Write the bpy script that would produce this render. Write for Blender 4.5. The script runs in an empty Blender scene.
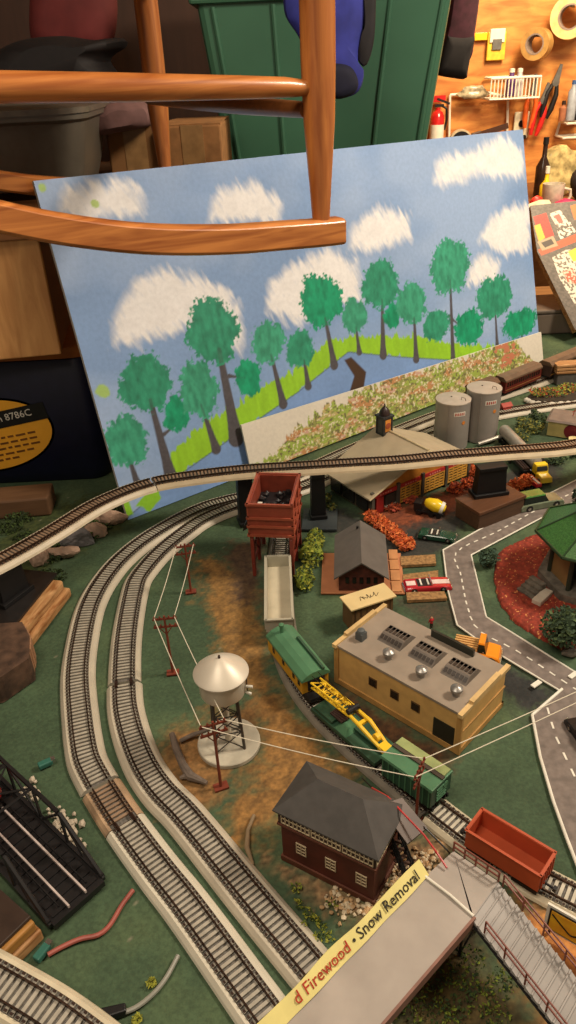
import bpy, math, random
import numpy as np
from mathutils import Vector, Matrix
random.seed(7); rng = np.random.default_rng(7)
S = bpy.context.scene; COL = S.collection
R = math.radians
# ---------------------------------------------------------------- camera
FPX = 760.0; PITCH = R(31); ROLL = -R(2.8); CAM = Vector((0, 0, 0.6))
FW = Vector((0, math.cos(PITCH), -math.sin(PITCH))); UP = Vector((0, math.sin(PITCH), math.cos(PITCH))); RT = Vector((1, 0, 0))
IR = math.cos(ROLL)*RT + math.sin(ROLL)*UP
IU = -math.sin(ROLL)*RT + math.cos(ROLL)*UP
cd = bpy.data.cameras.new('camera'); cam = bpy.data.objects.new('camera', cd); COL.objects.link(cam)
cd.sensor_fit = 'VERTICAL'; cd.sensor_height = 36; cd.lens = FPX/1024*36; cd.clip_start = 0.01; cd.clip_end = 50
m = Matrix((IR, IU, -FW)).transposed().to_4x4(); m.translation = CAM; cam.matrix_world = m
S.camera = cam
# ---------------------------------------------------------------- world, lamps, exposure
S.view_settings.view_transform = 'Standard'; S.view_settings.look = 'None'; S.view_settings.gamma = 1
S.view_settings.use_curve_mapping = False; S.view_settings.exposure = 0.9
w = bpy.data.worlds.new('room_air'); S.world = w; w.use_nodes = True
w.node_tree.nodes['Background'].inputs[0].default_value = (1.0, 0.83, 0.66, 1); w.node_tree.nodes['Background'].inputs[1].default_value = 0.16
def area(name, loc, target, size, power, col, sy=None):
    l = bpy.data.lights.new(name, 'AREA'); l.energy = power; l.color = col; l.size = size
    if sy: l.shape = 'RECTANGLE'; l.size_y = sy
    o = bpy.data.objects.new(name, l); COL.objects.link(o); o.location = loc
    o.rotation_euler = (Vector(target)-Vector(loc)).to_track_quat('-Z', 'Y').to_euler(); return o
area('ceiling_lamp_light', (1.15, 0.75, 1.38), (0.2, 0.8, 0), 0.30, 15, (1.0, 0.86, 0.69))
area('ceiling_lamp_light', (-0.35, 0.1, 1.4), (0, 0.7, 0), 0.6, 7, (1.0, 0.86, 0.69))
area('workbench_lamp_light', (0.95, 2.0, 1.35), (1.0, 2.9, 0.5), 0.5, 22, (1.0, 0.78, 0.5))

# ---------------------------------------------------------------- helpers
def ray(px, py): return FW + IR*((px-288)/FPX) + IU*((512-py)/FPX)
def at(px, py, z=0.0):
    d = ray(px, py); return CAM + d*((z-CAM.z)/d.z)
def aty(px, py, Y):
    d = ray(px, py); return CAM + d*((Y-CAM.y)/d.y)
def axy(px, py, z=0.0):
    p = at(px, py, z); return (p.x, p.y)
def lin(c):
    c = [v/255 for v in c]; return tuple(v/12.92 if v <= 0.04045 else ((v+0.055)/1.055)**2.4 for v in c)
MATS = {}
def mat(name, rgb, rough=0.6, metal=0.0, var=0.12, scale=60, bump=0.0, alpha=None, spec=0.4, rgb2=None, emit=None, attr=None, coat=0, wood=False, trans=0):
    if name in MATS: return MATS[name]
    m = bpy.data.materials.new(name); m.use_nodes = True; nt = m.node_tree; N = nt.nodes; L = nt.links
    b = N['Principled BSDF']; b.inputs['Roughness'].default_value = rough; b.inputs['Metallic'].default_value = metal
    b.inputs['Specular IOR Level'].default_value = spec; b.inputs['Coat Weight'].default_value = coat; b.inputs['Coat Roughness'].default_value = 0.15
    tc = N.new('ShaderNodeTexCoord'); no = N.new('ShaderNodeTexNoise'); no.inputs['Scale'].default_value = scale; no.inputs['Detail'].default_value = 5
    if wood:
        mp = N.new('ShaderNodeMapping'); mp.inputs['Scale'].default_value = wood; L.new(tc.outputs['Object'], mp.inputs[0]); L.new(mp.outputs[0], no.inputs['Vector'])
        no.inputs['Distortion'].default_value = 0.8
    else: L.new(tc.outputs['Object'], no.inputs['Vector'])
    mx = N.new('ShaderNodeMix'); mx.data_type = 'RGBA'
    rp = N.new('ShaderNodeMapRange'); rp.inputs[1].default_value = 0.35; rp.inputs[2].default_value = 0.65; L.new(no.outputs['Fac'], rp.inputs[0]); L.new(rp.outputs[0], mx.inputs[0])
    if attr:
        at_ = N.new('ShaderNodeAttribute'); at_.attribute_name = attr
        mm = N.new('ShaderNodeMix'); mm.data_type = 'RGBA'; mm.blend_type = 'MULTIPLY'; mm.inputs[0].default_value = 1
        mx.inputs[6].default_value = (1-var,)*3+(1,); mx.inputs[7].default_value = (1+var*0.3,)*3+(1,)
        L.new(at_.outputs['Color'], mm.inputs[6]); L.new(mx.outputs[2], mm.inputs[7]); L.new(mm.outputs[2], b.inputs['Base Color'])
    else:
        c = lin(rgb); c2 = lin(rgb2) if rgb2 else tuple(v*(1-var*2.2) for v in c)
        mx.inputs[6].default_value = c+(1,); mx.inputs[7].default_value = tuple(max(0, v) for v in c2)+(1,); L.new(mx.outputs[2], b.inputs['Base Color'])
    if bump:
        bp = N.new('ShaderNodeBump'); bp.inputs['Strength'].default_value = 0.6; bp.inputs['Distance'].default_value = bump; L.new(no.outputs['Fac'], bp.inputs['Height']); L.new(bp.outputs[0], b.inputs['Normal'])
    if emit: b.inputs['Emission Color'].default_value = lin(emit[:3])+(1,); b.inputs['Emission Strength'].default_value = emit[3]
    if trans: b.inputs['Transmission Weight'].default_value = trans
    if alpha is not None: b.inputs['Alpha'].default_value = alpha
    MATS[name] = m; return m

class MB:
    def __init__(s): s.v = []; s.f = []; s.mi = []; s.T = Matrix.Identity(4); s.cols = None
    def add(s, vs, fs, mi=0):
        n = len(s.v); s.v += [tuple(s.T @ Vector(v)) for v in vs]; s.f += [tuple(i+n for i in f) for f in fs]; s.mi += [mi]*len(fs); return s
    def hexa(s, p, mi=0): return s.add(p, [(3,2,1,0),(4,5,6,7),(0,1,5,4),(1,2,6,5),(2,3,7,6),(3,0,4,7)], mi)
    def box(s, c, d, mi=0, rz=0, rx=0, ry=0):
        M = Matrix.Translation(c) @ Matrix.Rotation(rz, 4, 'Z') @ Matrix.Rotation(ry, 4, 'Y') @ Matrix.Rotation(rx, 4, 'X')
        x, y, z = d[0]/2, d[1]/2, d[2]/2
        return s.hexa([M @ Vector(q) for q in [(-x,-y,-z),(x,-y,-z),(x,y,-z),(-x,y,-z),(-x,-y,z),(x,-y,z),(x,y,z),(-x,y,z)]], mi)
    def prism(s, poly, z0, z1, mi=0, miside=None):
        a = sum(poly[i][0]*poly[(i+1) % len(poly)][1]-poly[(i+1) % len(poly)][0]*poly[i][1] for i in range(len(poly)))
        if a < 0: poly = poly[::-1]
        n = len(poly); vs = [(p[0], p[1], z0) for p in poly]+[(p[0], p[1], z1) for p in poly]
        s.add(vs, [tuple(range(n, 2*n)), tuple(range(n-1, -1, -1))], mi)
        return s.add(vs, [(i, (i+1) % n, n+(i+1) % n, n+i) for i in range(n)], mi if miside is None else miside)
    def tube(s, pts, r, n=8, mi=0, closed=False):
        pts = [Vector(p) for p in pts]; rs = r if isinstance(r, (list, tuple)) else [r]*len(pts)
        vs = []; fs = []; k = len(pts); up = None
        for i, p in enumerate(pts):
            t = (pts[min(i+1, k-1)]-pts[max(i-1, 0)]).normalized()
            if up is None: up = Vector((0,0,1)) if abs(t.z) < 0.9 else Vector((1,0,0))
            a = t.cross(up).normalized(); b = a.cross(t).normalized(); up = b
            for j in range(n):
                an = 2*math.pi*j/n; vs.append(p+(a*math.cos(an)+b*math.sin(an))*rs[i])
        for i in range(k-1):
            for j in range(n): fs.append((i*n+j, i*n+(j+1) % n, (i+1)*n+(j+1) % n, (i+1)*n+j))
        fs += [tuple(range(n-1, -1, -1)), tuple(range((k-1)*n, k*n))]
        return s.add(vs, fs, mi)
    def lathe(s, prof, c=(0,0,0), n=24, mi=0, axis=None):
        M = Matrix.Translation(c)
        if axis is not None: M = M @ Vector(axis).to_track_quat('Z', 'Y').to_matrix().to_4x4()
        vs = []; fs = []
        for r, z in prof:
            for j in range(n):
                a = 2*math.pi*j/n; vs.append(M @ Vector((r*math.cos(a), r*math.sin(a), z)))
        for i in range(len(prof)-1):
            for j in range(n): fs.append((i*n+j, i*n+(j+1) % n, (i+1)*n+(j+1) % n, (i+1)*n+j))
        fs += [tuple(range(n-1, -1, -1)), tuple(range((len(prof)-1)*n, len(prof)*n))]
        return s.add(vs, fs, mi)
    def sweep(s, pts, prof, mi=0, mis=None):
        # prof (x sideways, z up) closed profile swept along pts, kept upright
        pts = [Vector(p) for p in pts]; k = len(pts); n = len(prof); vs = []; fs = []; ms = []
        for i, p in enumerate(pts):
            t = pts[min(i+1, k-1)]-pts[max(i-1, 0)]; t.z = 0; t.normalize(); sd = Vector((t.y, -t.x, 0))
            for x, z in prof: vs.append(p+sd*x+Vector((0,0,z)))
        for j in range(n):
            s.add([], [], mi)
        base = len(s.v); s.v += [tuple(s.T @ Vector(v)) for v in vs]
        for i in range(k-1):
            for j in range(n):
                s.f.append((base+i*n+j, base+(i+1)*n+j, base+(i+1)*n+(j+1) % n, base+i*n+(j+1) % n)); s.mi.append(mis[j] if mis else mi)
        s.f += [tuple(base+j for j in range(n)), tuple(base+(k-1)*n+j for j in range(n-1, -1, -1))]; s.mi += [mi, mi]
        return s
    def blob(s, c, r, mi=0, n=3, jit=0.15, sc=(1,1,1)):
        import bmesh
        bm = bmesh.new(); bmesh.ops.create_icosphere(bm, subdivisions=n, radius=1)
        ph = [random.uniform(0, 6) for _ in range(6)]
        vs = []
        for v in bm.verts:
            q = v.co; k = 1+jit*(math.sin(3*q.x+ph[0])+math.sin(4*q.y+ph[1])+math.sin(3.5*q.z+ph[2]))/1.5+jit*0.5*math.sin(9*q.x+ph[3])*math.sin(8*q.y+ph[4])
            vs.append(Vector(c)+Vector((q.x*sc[0], q.y*sc[1], q.z*sc[2]))*r*k)
        fs = [tuple(v.index for v in f.verts) for f in bm.faces]; bm.free()
        return s.add(vs, fs, mi)
    def leaves(s, c, rad, n, size, mis=(0,), flat=False):
        for _ in range(n):
            while True:
                q = Vector((random.uniform(-1,1), random.uniform(-1,1), random.uniform(-1,1)))
                if 0.25 < q.length < 1: break
            p = Vector(c)+Vector((q.x*rad[0], q.y*rad[1], q.z*rad[2])); a = Vector(rng.normal(size=3)).normalized(); b = a.orthogonal().normalized()
            z = size*random.uniform(.6, 1.3); cc = a.cross(b)
            s.add([p-a*z, p+b*z*.5, p+a*z, p-b*z*.5+cc*z*.3], [(0,1,2),(0,2,3)], random.choice(mis))
        return s
    def build(s, name, mats, parent=None, smooth=False, bevel=0):
        me = bpy.data.meshes.new(name); me.from_pydata(s.v, [], s.f)
        if not isinstance(mats, (list, tuple)): mats = [mats]
        for x in mats: me.materials.append(x)
        me.polygons.foreach_set('material_index', s.mi)
        if smooth:
            me.shade_smooth() if hasattr(me, 'shade_smooth') else None
        me.update(); o = bpy.data.objects.new(name, me); COL.objects.link(o); o.parent = parent
        if smooth:
            md = o.modifiers.new('split', 'EDGE_SPLIT'); md.split_angle = R(38)
        if bevel:
            md = o.modifiers.new('bevel', 'BEVEL'); md.width = bevel; md.segments = 2; md.limit_method = 'ANGLE'; md.angle_limit = R(40)
        return o
def tag(o, label=None, cat=None, group=None, kind=None):
    if label: o['label'] = label
    if cat: o['category'] = cat
    if group: o['group'] = group
    if kind: o['kind'] = kind
    return o
def thing(name, label, cat, loc=(0,0,0), rz=0, group=None, rx=0, ry=0):
    o = bpy.data.objects.new(name, None); o.empty_display_size = 0.02; COL.objects.link(o); o.location = loc; o.rotation_euler = (rx, ry, rz)
    return tag(o, label, cat, group)
def spline(P, step=0.004):
    P = [Vector(p) if len(p) == 3 else Vector((p[0], p[1], 0)) for p in P]; Q = [P[0]*2-P[1]]+P+[P[-1]*2-P[-2]]; out = []
    for i in range(1, len(Q)-2):
        a, b, c, d = Q[i-1:i+3]
        for k in range(24):
            t = k/24; out.append(0.5*((2*b)+(c-a)*t+(2*a-5*b+4*c-d)*t*t+(3*b-a-3*c+d)*t**3))
    out.append(P[-1])
    res = [out[0]]; acc = 0
    for a, b in zip(out, out[1:]):
        l = (b-a).length
        while acc+l >= step and l > 0:
            a = a+(b-a)*((step-acc)/l); res.append(a.copy()); l = (b-a).length; acc = 0
        acc += l
    return res
def offset(P, d):
    P = [Vector((p[0], p[1], 0)) for p in P]; out = []
    for i, p in enumerate(P):
        t = (P[min(i+1, len(P)-1)]-P[max(i-1, 0)]).normalized(); out.append(p+Vector((t.y, -t.x, 0))*d)
    return out
def text(body, size, loc, rot, m, parent, name='lettering', ext=0.0002, align='LEFT'):
    c = bpy.data.curves.new(name, 'FONT'); c.body = body; c.size = size; c.extrude = ext; c.align_x = align; c.resolution_u = 2
    c.materials.append(m); t0 = bpy.data.objects.new(name, c); me = bpy.data.meshes.new_from_object(t0); bpy.data.objects.remove(t0); o = bpy.data.objects.new(name, me); COL.objects.link(o); o.parent = parent; o.location = loc; o.rotation_euler = rot; return o
# value noise
def vnoise(x, y, seed=0):
    r = np.random.default_rng(seed); G = r.random((256, 256)); xi = np.floor(x).astype(int); yi = np.floor(y).astype(int)
    fx = x-xi; fy = y-yi; fx = fx*fx*(3-2*fx); fy = fy*fy*(3-2*fy)
    g = lambda a, b: G[a % 256, b % 256]
    return (g(xi, yi)*(1-fx)*(1-fy)+g(xi+1, yi)*fx*(1-fy)+g(xi, yi+1)*(1-fx)*fy+g(xi+1, yi+1)*fx*fy)
def fbm(x, y, seed=0, o=4):
    s = 0; a = 0.5
    for k in range(o): s = s+a*vnoise(x*2**k, y*2**k, seed+k); a /= 2
    return s/(1-0.5**o)
def inpoly(X, Y, poly):
    c = np.zeros(X.shape, bool); n = len(poly)
    for i in range(n):
        x1, y1 = poly[i]; x2, y2 = poly[(i+1) % n]
        if y1 == y2: continue
        k = ((y1 > Y) != (y2 > Y)) & (X < (x2-x1)*(Y-y1)/(y2-y1)+x1); c ^= k
    return c
def softpoly(X, Y, poly, soft):
    # 1 inside, falling to 0 over soft distance outside
    d = np.full(X.shape, 1e9); n = len(poly)
    for i in range(n):
        ax, ay = poly[i]; bx, by = poly[(i+1) % n]; dx, dy = bx-ax, by-ay
        t = np.clip(((X-ax)*dx+(Y-ay)*dy)/(dx*dx+dy*dy+1e-12), 0, 1); d = np.minimum(d, np.hypot(X-ax-t*dx, Y-ay-t*dy))
    ins = inpoly(X, Y, poly); return np.where(ins, 1.0, np.clip(1-d/soft, 0, 1)), np.where(ins, d, -d)
def gridmesh(name, nx, ny, fpos, cols, m, parent=None):
    # fpos -> (n,3) array in row-major ny x nx
    me = bpy.data.meshes.new(name); v = fpos.reshape(-1, 3); i = np.arange(nx*ny).reshape(ny, nx)
    f = np.stack([i[:-1,:-1], i[:-1,1:], i[1:,1:], i[1:,:-1]], -1).reshape(-1, 4)
    me.vertices.add(len(v)); me.vertices.foreach_set('co', v.ravel().astype(np.float32))
    me.loops.add(f.size); me.loops.foreach_set('vertex_index', f.ravel().astype(np.int32)); me.polygons.add(len(f))
    me.polygons.foreach_set('loop_start', np.arange(0, f.size, 4, dtype=np.int32)); me.update(calc_edges=True)
    ca = me.color_attributes.new('paint', 'FLOAT_COLOR', 'POINT'); c = np.ones((len(v), 4), np.float32); c[:, :3] = cols.reshape(-1, 3); ca.data.foreach_set('color', c.ravel())
    me.shade_smooth(); me.materials.append(m); o = bpy.data.objects.new(name, me); COL.objects.link(o); o.parent = parent; return o
def L3(c): return np.array(lin(c))

# common materials
M_black = mat('black_plastic', (26, 24, 24), 0.4); M_pier = mat('matt_black_plastic', (16, 14, 14), 0.5)
M_dark = mat('dark_brown_metal', (62, 44, 36), 0.4, 0.3)
M_white = mat('white_paint', (225, 220, 205), 0.5, var=0.05)
M_roadbed = mat('grey_roadbed_plastic', (190, 180, 160), 0.45, var=0.06, scale=25, bump=0.0003)
M_ballast = mat('roadbed_ballast', (112, 106, 98), 0.7, var=0.2, scale=400, bump=0.0004)
M_tie = mat('grey_tie_plastic', (172, 164, 148), 0.5, var=0.1, scale=120)
M_rail = mat('brown_steel_rail', (88, 68, 56), 0.3, 0.8, var=0.2)
M_rust = mat('weathered_brown_roadbed', (180, 150, 118), 0.6, var=0.2, scale=40)
M_rusttie = mat('weathered_brown_tie', (146, 120, 96), 0.6)
# ================================================================ SETTING
MURBL = at(128, 520)
floor = MB().box((0, 1.2, -0.76), (6, 5.6, 0.02)).build('floor', mat('concrete_floor', (110, 100, 90), 0.8, scale=8)); tag(floor, kind='structure')
wb = MB().box((0, 3.02, 0.4), (6, 0.04, 2.34))
# plywood wall: long grain noise
wall = wb.build('wall_back', mat('orange_plywood', (214, 146, 72), 0.55, rgb2=(176, 104, 44), scale=7, wood=(1.2, 1, 4.5))); tag(wall, kind='structure')
tag(MB().box((-1.95, 1.2, 0.4), (0.04, 3.6, 2.34)).build('wall_left', mat('dim_plaster', (120, 96, 70), 0.8, scale=6)), kind='structure')
tag(MB().box((0, 1.2, 1.58), (6, 5.6, 0.02)).build('ceiling', mat('ceiling_paint', (190, 175, 150), 0.9, scale=5)), kind='structure')

# ---- layout table with green painted ground
GX0, GX1, GY0, GY1 = -0.75, 1.05, 0.02, 1.95; NX, NY = 600, 640
gx = np.linspace(GX0, GX1, NX); gy = np.linspace(GY0, GY1, NY); X, Y = np.meshgrid(gx, gy)
n1 = fbm(X*14, Y*14, 1); n2 = fbm(X*70, Y*70, 5); n3 = fbm(X*220, Y*220, 9, 2)
col = L3((66, 86, 60))*(0.72+0.5*n1[..., None])*(0.85+0.3*n2[..., None])
col = col + (L3((96, 108, 70))-col)*(np.clip((n1-0.5)*4, 0, 1)*0.35)[..., None]
h = 0.0004*n3
def pp(l): return [axy(*q) for q in l]
def paint(poly, c1, c2, soft=0.015, jag=0.02, seed=3, hh=0.0, fr=200, fin=0.008):
    global col, h
    jx = X+(fbm(X*35, Y*35, seed)-0.5)*jag*2; jy = Y+(fbm(X*35, Y*35, seed+50)-0.5)*jag*2
    a, d = softpoly(jx, jy, poly, soft); a = np.clip(np.where(d > 0, 0.5+d/fin/2, 0.5+d/soft/2), 0, 1); a = np.clip(a+(n3-0.5)*1.1*(a > 0)*(a < 1), 0, 1)
    k = fbm(X*fr, Y*fr, seed+11, 3)[..., None]; k = np.clip((k-0.5)*2.2+0.5, 0, 1); c = L3(c1)*(1-k)+L3(c2)*k
    col = col*(1-a[..., None])+c*a[..., None]; h = h+hh*a*(0.4+1.2*fbm(X*160, Y*160, seed+20, 2))
paint(pp([(198,556),(236,560),(252,590),(260,640),(268,672),(262,690),(232,684),(222,640),(205,600)]), (150,112,60), (112,84,46), hh=0.001)
paint(pp([(262,690),(285,695),(330,748),(345,775),(320,790),(262,812),(243,860),(226,850),(232,806),(262,770),(268,742)]), (158,116,62), (112,82,44), hh=0.0012, seed=4)
paint(pp([(160,748),(176,730),(262,700),(250,760),(228,790),(196,812),(172,806),(158,780)]), (146,106,60), (104,78,44), hh=0.0012, seed=5)
paint(pp([(318,690),(336,684),(452,756),(436,772),(400,748),(330,712)]), (104,72,44), (70,50,34), seed=6, jag=0.008)
paint(pp([(270,860),(330,905),(380,920),(440,880),(455,842),(440,830),(395,860),(380,905),(282,866)]), (176,140,98), (96,66,44), seed=7, jag=0.01, fr=320, hh=0.002)
paint(pp([(500,900),(580,915),(640,1010),(560,1040),(520,960)]), (206,140,74), (168,104,52), seed=8, jag=0.01, fr=120)
paint(pp([(225,545),(262,540),(262,600),(235,600)]), (70,52,40), (96,74,50), seed=12)
paint(pp([(330,505),(372,522),(470,486),(560,450),(560,478),(470,515),(440,552),(400,560),(330,530)]), (58,56,50), (44,46,42), seed=9, jag=0.01)
paint(pp([(366,512),(380,535),(480,500),(470,486)]), (140,74,44), (100,50,30), seed=10, jag=0.006, hh=0.002)
paint(pp([(486,655),(560,692),(532,716),(500,690)]), (50,50,48), (38,40,38), seed=13, jag=0.004)
paint(pp([(455,600),(470,632),(420,620),(400,600)]), (74,66,50), (56,60,44), seed=14, jag=0.01)
paint(pp([(360,925),(450,905),(540,1030),(380,1030)]), (60,52,32), (98,82,46), seed=15, fr=180, hh=0.003)
paint(pp([(0,520),(120,490),(130,520),(60,560),(0,600)]), (46,58,30), (70,80,40), seed=16, hh=0.004)
spk = (rng.random(X.shape) > 0.9996)[..., None]; col = np.where(spk, L3((120,118,96)), col)
z = np.minimum(h*0.7-0.0016, -0.0004)
ground_m = mat('painted_ground', (60,80,55), 0.85, attr='paint', var=0.25, scale=300, bump=0.0006)
table = thing('train_table', 'large green painted plywood table carrying the whole model railway', 'table', (0, 0, 0))
gridmesh('ground_cover', NX, NY, np.stack([X, Y, z], -1), col, ground_m, table)
wt = mat('table_plywood', (150, 108, 66), 0.6, wood=(1, 12, 12), scale=6)
GY1 = 2.2; GX0 = -.95; MB().box(((GX0+GX1)/2, (GY0+GY1)/2, -0.014), (GX1-GX0, GY1-GY0, 0.02)).build('tabletop', wt, table)
fr_ = MB()
for a, b_, c_, d_ in [((GX0+GX1)/2, GY0+.02, GX1-GX0, .04), ((GX0+GX1)/2, GY1-.02, GX1-GX0, .04), (GX0+.02, (GY0+GY1)/2, .04, GY1-GY0-.08), (GX1-.02, (GY0+GY1)/2, .04, GY1-GY0-.08)]: fr_.box((a, b_, -0.068), (c_, d_, 0.09))
fr_.build('apron', wt, table)
for x in (GX0+.07, GX1-.07):
    for y in (GY0+.07, GY1-.07): MB().box((x, y, -0.39), (.06, .06, .72)).build('leg', wt, table)

# ================================================================ PAINTED MURAL
ma = R(36); mt = R(14)
MH = Vector((math.cos(ma), math.sin(ma), 0)); MNn = Vector((-math.sin(ma), math.cos(ma), 0)); MU = Vector((0,0,1))*math.cos(mt)+MNn*math.sin(mt); MN = MH.cross(MU)
def muv(px, py, off=0.0):
    o = MURBL+MN*off; d = ray(px, py); P = CAM+d*((o-CAM).dot(MN)/d.dot(MN)); return ((P-o).dot(MH), (P-o).dot(MU))
MW, MHt = 1.01, 0.482
def mural_colors(U, V):
    A = lambda px, py: muv(px, py)
    f1 = fbm(U*9, V*14, 31); f2 = fbm(U*60, V*60, 35); f3 = fbm(U*300, V*300, 38, 2)
    c = L3((132, 162, 206))*(0.86+0.28*f1[..., None])+0*f2[..., None]
    c = c+(L3((166, 188, 222))-c)*np.clip((fbm(U*5, V*7, 41)-0.45)*3, 0, .7)[..., None]
    def over(mask, colr): 
        nonlocal c
        c = c*(1-mask[..., None])+colr*mask[..., None]
    sc = 0.0021 # metres per pixel, about
    # clouds
    clouds = [[(58,215),(62,190),(100,180),(140,188),(146,212),(100,222)],
              [(112,346),(112,318),(135,278),(165,268),(200,278),(232,292),(238,318),(205,322),(165,336),(140,345)],
              [(208,222),(212,196),(236,182),(262,184),(282,204),(280,222)],
              [(348,250),(352,225),(378,206),(408,214),(412,240),(370,252)],
              [(266,312),(268,282),(292,264),(330,248),(356,260),(364,300),(330,310),(300,326)],
              [(434,183),(436,160),(470,150),(500,136),(522,150),(524,178),(480,176),(450,186)],
              [(478,240),(490,218),(515,203),(530,206),(530,250),(504,256)],
              [(466,286),(470,262),(486,252),(500,264),(496,285)],
              [(228,350),(230,310),(238,300),(244,330),(242,356)]]
    for i, cl in enumerate(clouds):
        poly = [A(*q) for q in cl]; w_ = (fbm(U*150+V*60, V*34, 60+i, 3)-0.5)
        a, d = softpoly(U+w_*0.020, V+w_*0.026, poly, 0.02)
        st = 0.45+0.75*fbm(U*190+V*90, V*60, 80+i, 3)+0.5*(np.clip(d, 0, .02)/.02-.3)
        mk = np.clip(0.5+d/0.014, 0, 1)*np.clip(st, 0.15, 1)
        over(mk, L3((240, 238, 238))*(0.92+0.16*f2[..., None]))
    # pond and far bank
    line = [(100,540),(172,480),(240,432),(298,392),(348,352),(400,357),(450,360),(500,362),(560,368)]
    band = [A(*q) for q in [(170,482),(236,434),(296,394),(348,353),(400,358),(452,364),(512,366),(512,346),(470,345),(450,343),(420,336),(350,336),(322,345),(300,366),(262,385),(240,402),(205,420),(186,438),(172,452)]]
    pond = [A(*q) for q in line+[(560,560),(100,600)]]
    a, d = softpoly(U+(fbm(U*160, V*20, 47, 2)-.5)*.006, V+(fbm(U*200, V*10, 46, 2)-.5)*0.022, band, 0.004)
    over(np.clip(.5+d/.002, 0, 1), L3((148, 200, 44))*(0.85+0.3*fbm(U*140, V*30, 48)[..., None]))
    a, d = softpoly(U, V, pond, 0.004)
    over(np.clip(.5+d/.002, 0, 1), L3((122, 154, 204))*(0.85+0.35*fbm(U*16, V*22, 44)[..., None]))
    over(np.clip(1-np.abs(d)/.0016, 0, 1)*.8, L3((60, 66, 74)))
    for q in [[(112,504),(120,492),(128,490),(133,515),(120,520)], [(136,505),(150,488),(158,492),(160,500),(150,512)]]:
        a, d = softpoly(U+(f2-.5)*.01, V+(f2-.5)*.01, [A(*k) for k in q], .004); over(np.clip(.5+d/.002, 0, 1), L3((140, 196, 50)))
    for q in [(103,391,5),(42,188,4),(95,204,3)]:
        u, v = A(q[0], q[1]); over(np.clip((1-np.hypot(U-u, V-v)/(q[2]*sc)+(f2-.5)*1.2)*4, 0, 1)*.8, L3((170, 205, 60)))
    rv = [A(*q) for q in [(344,360),(351,357),(366,372),(363,391),(349,393),(354,376)]]
    a, d = softpoly(U, V, rv, .004); over(np.clip(.5+d/.0025, 0, 1), L3((74, 52, 36)))
    trees = [(126,441,22,26,[(128,455),(138,486)],2.5),(145,384,26,29,[(150,400),(171,478)],4),(176,414,13,17,[(176,425),(164,434)],1.2),(198,390,19,29,[(201,405),(216,449)],3),
             (213,332,25,33,[(219,350),(236,438)],5),(248,378,13,18,[(246,378),(229,376)],1.2),(268,342,17,21,[(271,355),(283,404)],3),(300,348,15,18,[(304,360),(308,386)],2.6),
             (321,301,21,27,[(325,318),(334,365)],3),(355,316,13,17,[(356,328),(359,352)],2.2),(380,284,18,26,[(382,300),(383,355)],3),(392,317,8,14,[(390,322),(384,320)],1),
             (411,304,14,21,[(414,318),(416,359)],2.8),(436,326,13,16,[(440,322),(449,316)],1),(468,328,14,18,[(460,326),(453,320)],1),(449,267,19,27,[(450,280),(453,364)],2.6),(493,298,18,22,[(495,310),(497,346)],2),(520,323,17,13,[(520,330),(522,338)],1)]
    for i, (cx, cy, rx, ry, tr, w_) in enumerate(trees):
        (x0, y0), (x1, y1) = A(*tr[0]), A(*tr[1]); dx, dy = x1-x0, y1-y0; Ln = math.hypot(dx, dy)
        wx = w_*0.9
        def trunk():
            t = np.clip(((U-x0)*dx+(V-y0)*dy)/(Ln*Ln), 0, 1); dd = np.hypot(U-x0-t*dx, V-y0-t*dy)
            over(np.clip(.5+(wx*sc*(0.55+0.55*t+0.5*t**6)-dd)/.0016, 0, 1), L3((82, 78, 82))*(.8+.4*f3[..., None]))
        trunk()
        u, v = A(cx, cy); ux, vx = A(cx+rx, cy); uy, vy = A(cx, cy-ry); au = math.hypot(ux-u, vx-v); av = math.hypot(uy-u, vy-v)
        ang = np.arctan2((V-v)/av, (U-u)/au); rr = np.hypot((U-u)/au, (V-v)/av)
        ed = 1+0.42*(fbm(np.cos(ang)*2.2+i*9+9, np.sin(ang)*2.2+9, 90+i, 3)-.5)+0.45*(fbm(U*230, V*230, 333, 2)-.5)
        mk = np.clip(.5+(ed-rr)*av/.003, 0, 1)
        gr = [L3((62, 156, 124)), L3((50, 146, 114)), L3((24, 150, 108))][i % 3]
        over(mk, gr*(0.55+0.85*fbm(U*150, V*80, 130+i, 3)[..., None]))
        if i not in (0,): 
            t = np.clip(((U-x0)*dx+(V-y0)*dy)/(Ln*Ln), 0, 1); dd = np.hypot(U-x0-t*dx, V-y0-t*dy)
            over(np.clip((wx*sc*.5-dd)/.0016, 0, 1)*.5*(rr < 1), L3((60, 74, 70)))
    return np.clip(c, 0, 1)
mu, mv = 560, 270
U, V = np.meshgrid(np.linspace(0, MW, mu), np.linspace(0, MHt, mv))
mc = mural_colors(U, V*(1+(.008-.04*U/MW)*(V/MHt)))
mural = thing('painted_mural', 'blue sky board painted with green trees, white clouds and a pond, leaning behind the railway', 'painting', MURBL+MN*0.0)
mural.matrix_world = Matrix.Translation(MURBL) @ Matrix((MH, MU, MN)).transposed().to_4x4()
paint_m = mat('mural_paint', (0,0,0), 0.5, attr='paint', var=0.06, scale=150, bump=0.0004)
VS = 1+(.008-.04*U/MW)*(V/MHt)
gridmesh('painting', mu, mv, np.stack([U, V*VS, U*0+0.0006], -1), mc, paint_m, mural)
MB().hexa([(0,0,-.006),(MW,0,-.006),(MW,0,0),(0,0,0),(0,MHt*1.008,-.006),(MW,MHt*.968,-.006),(MW,MHt*.968,0),(0,MHt*1.008,0)]).build('board', mat('board_edge_white', (200, 200, 195), 0.6, var=.04), mural)

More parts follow.
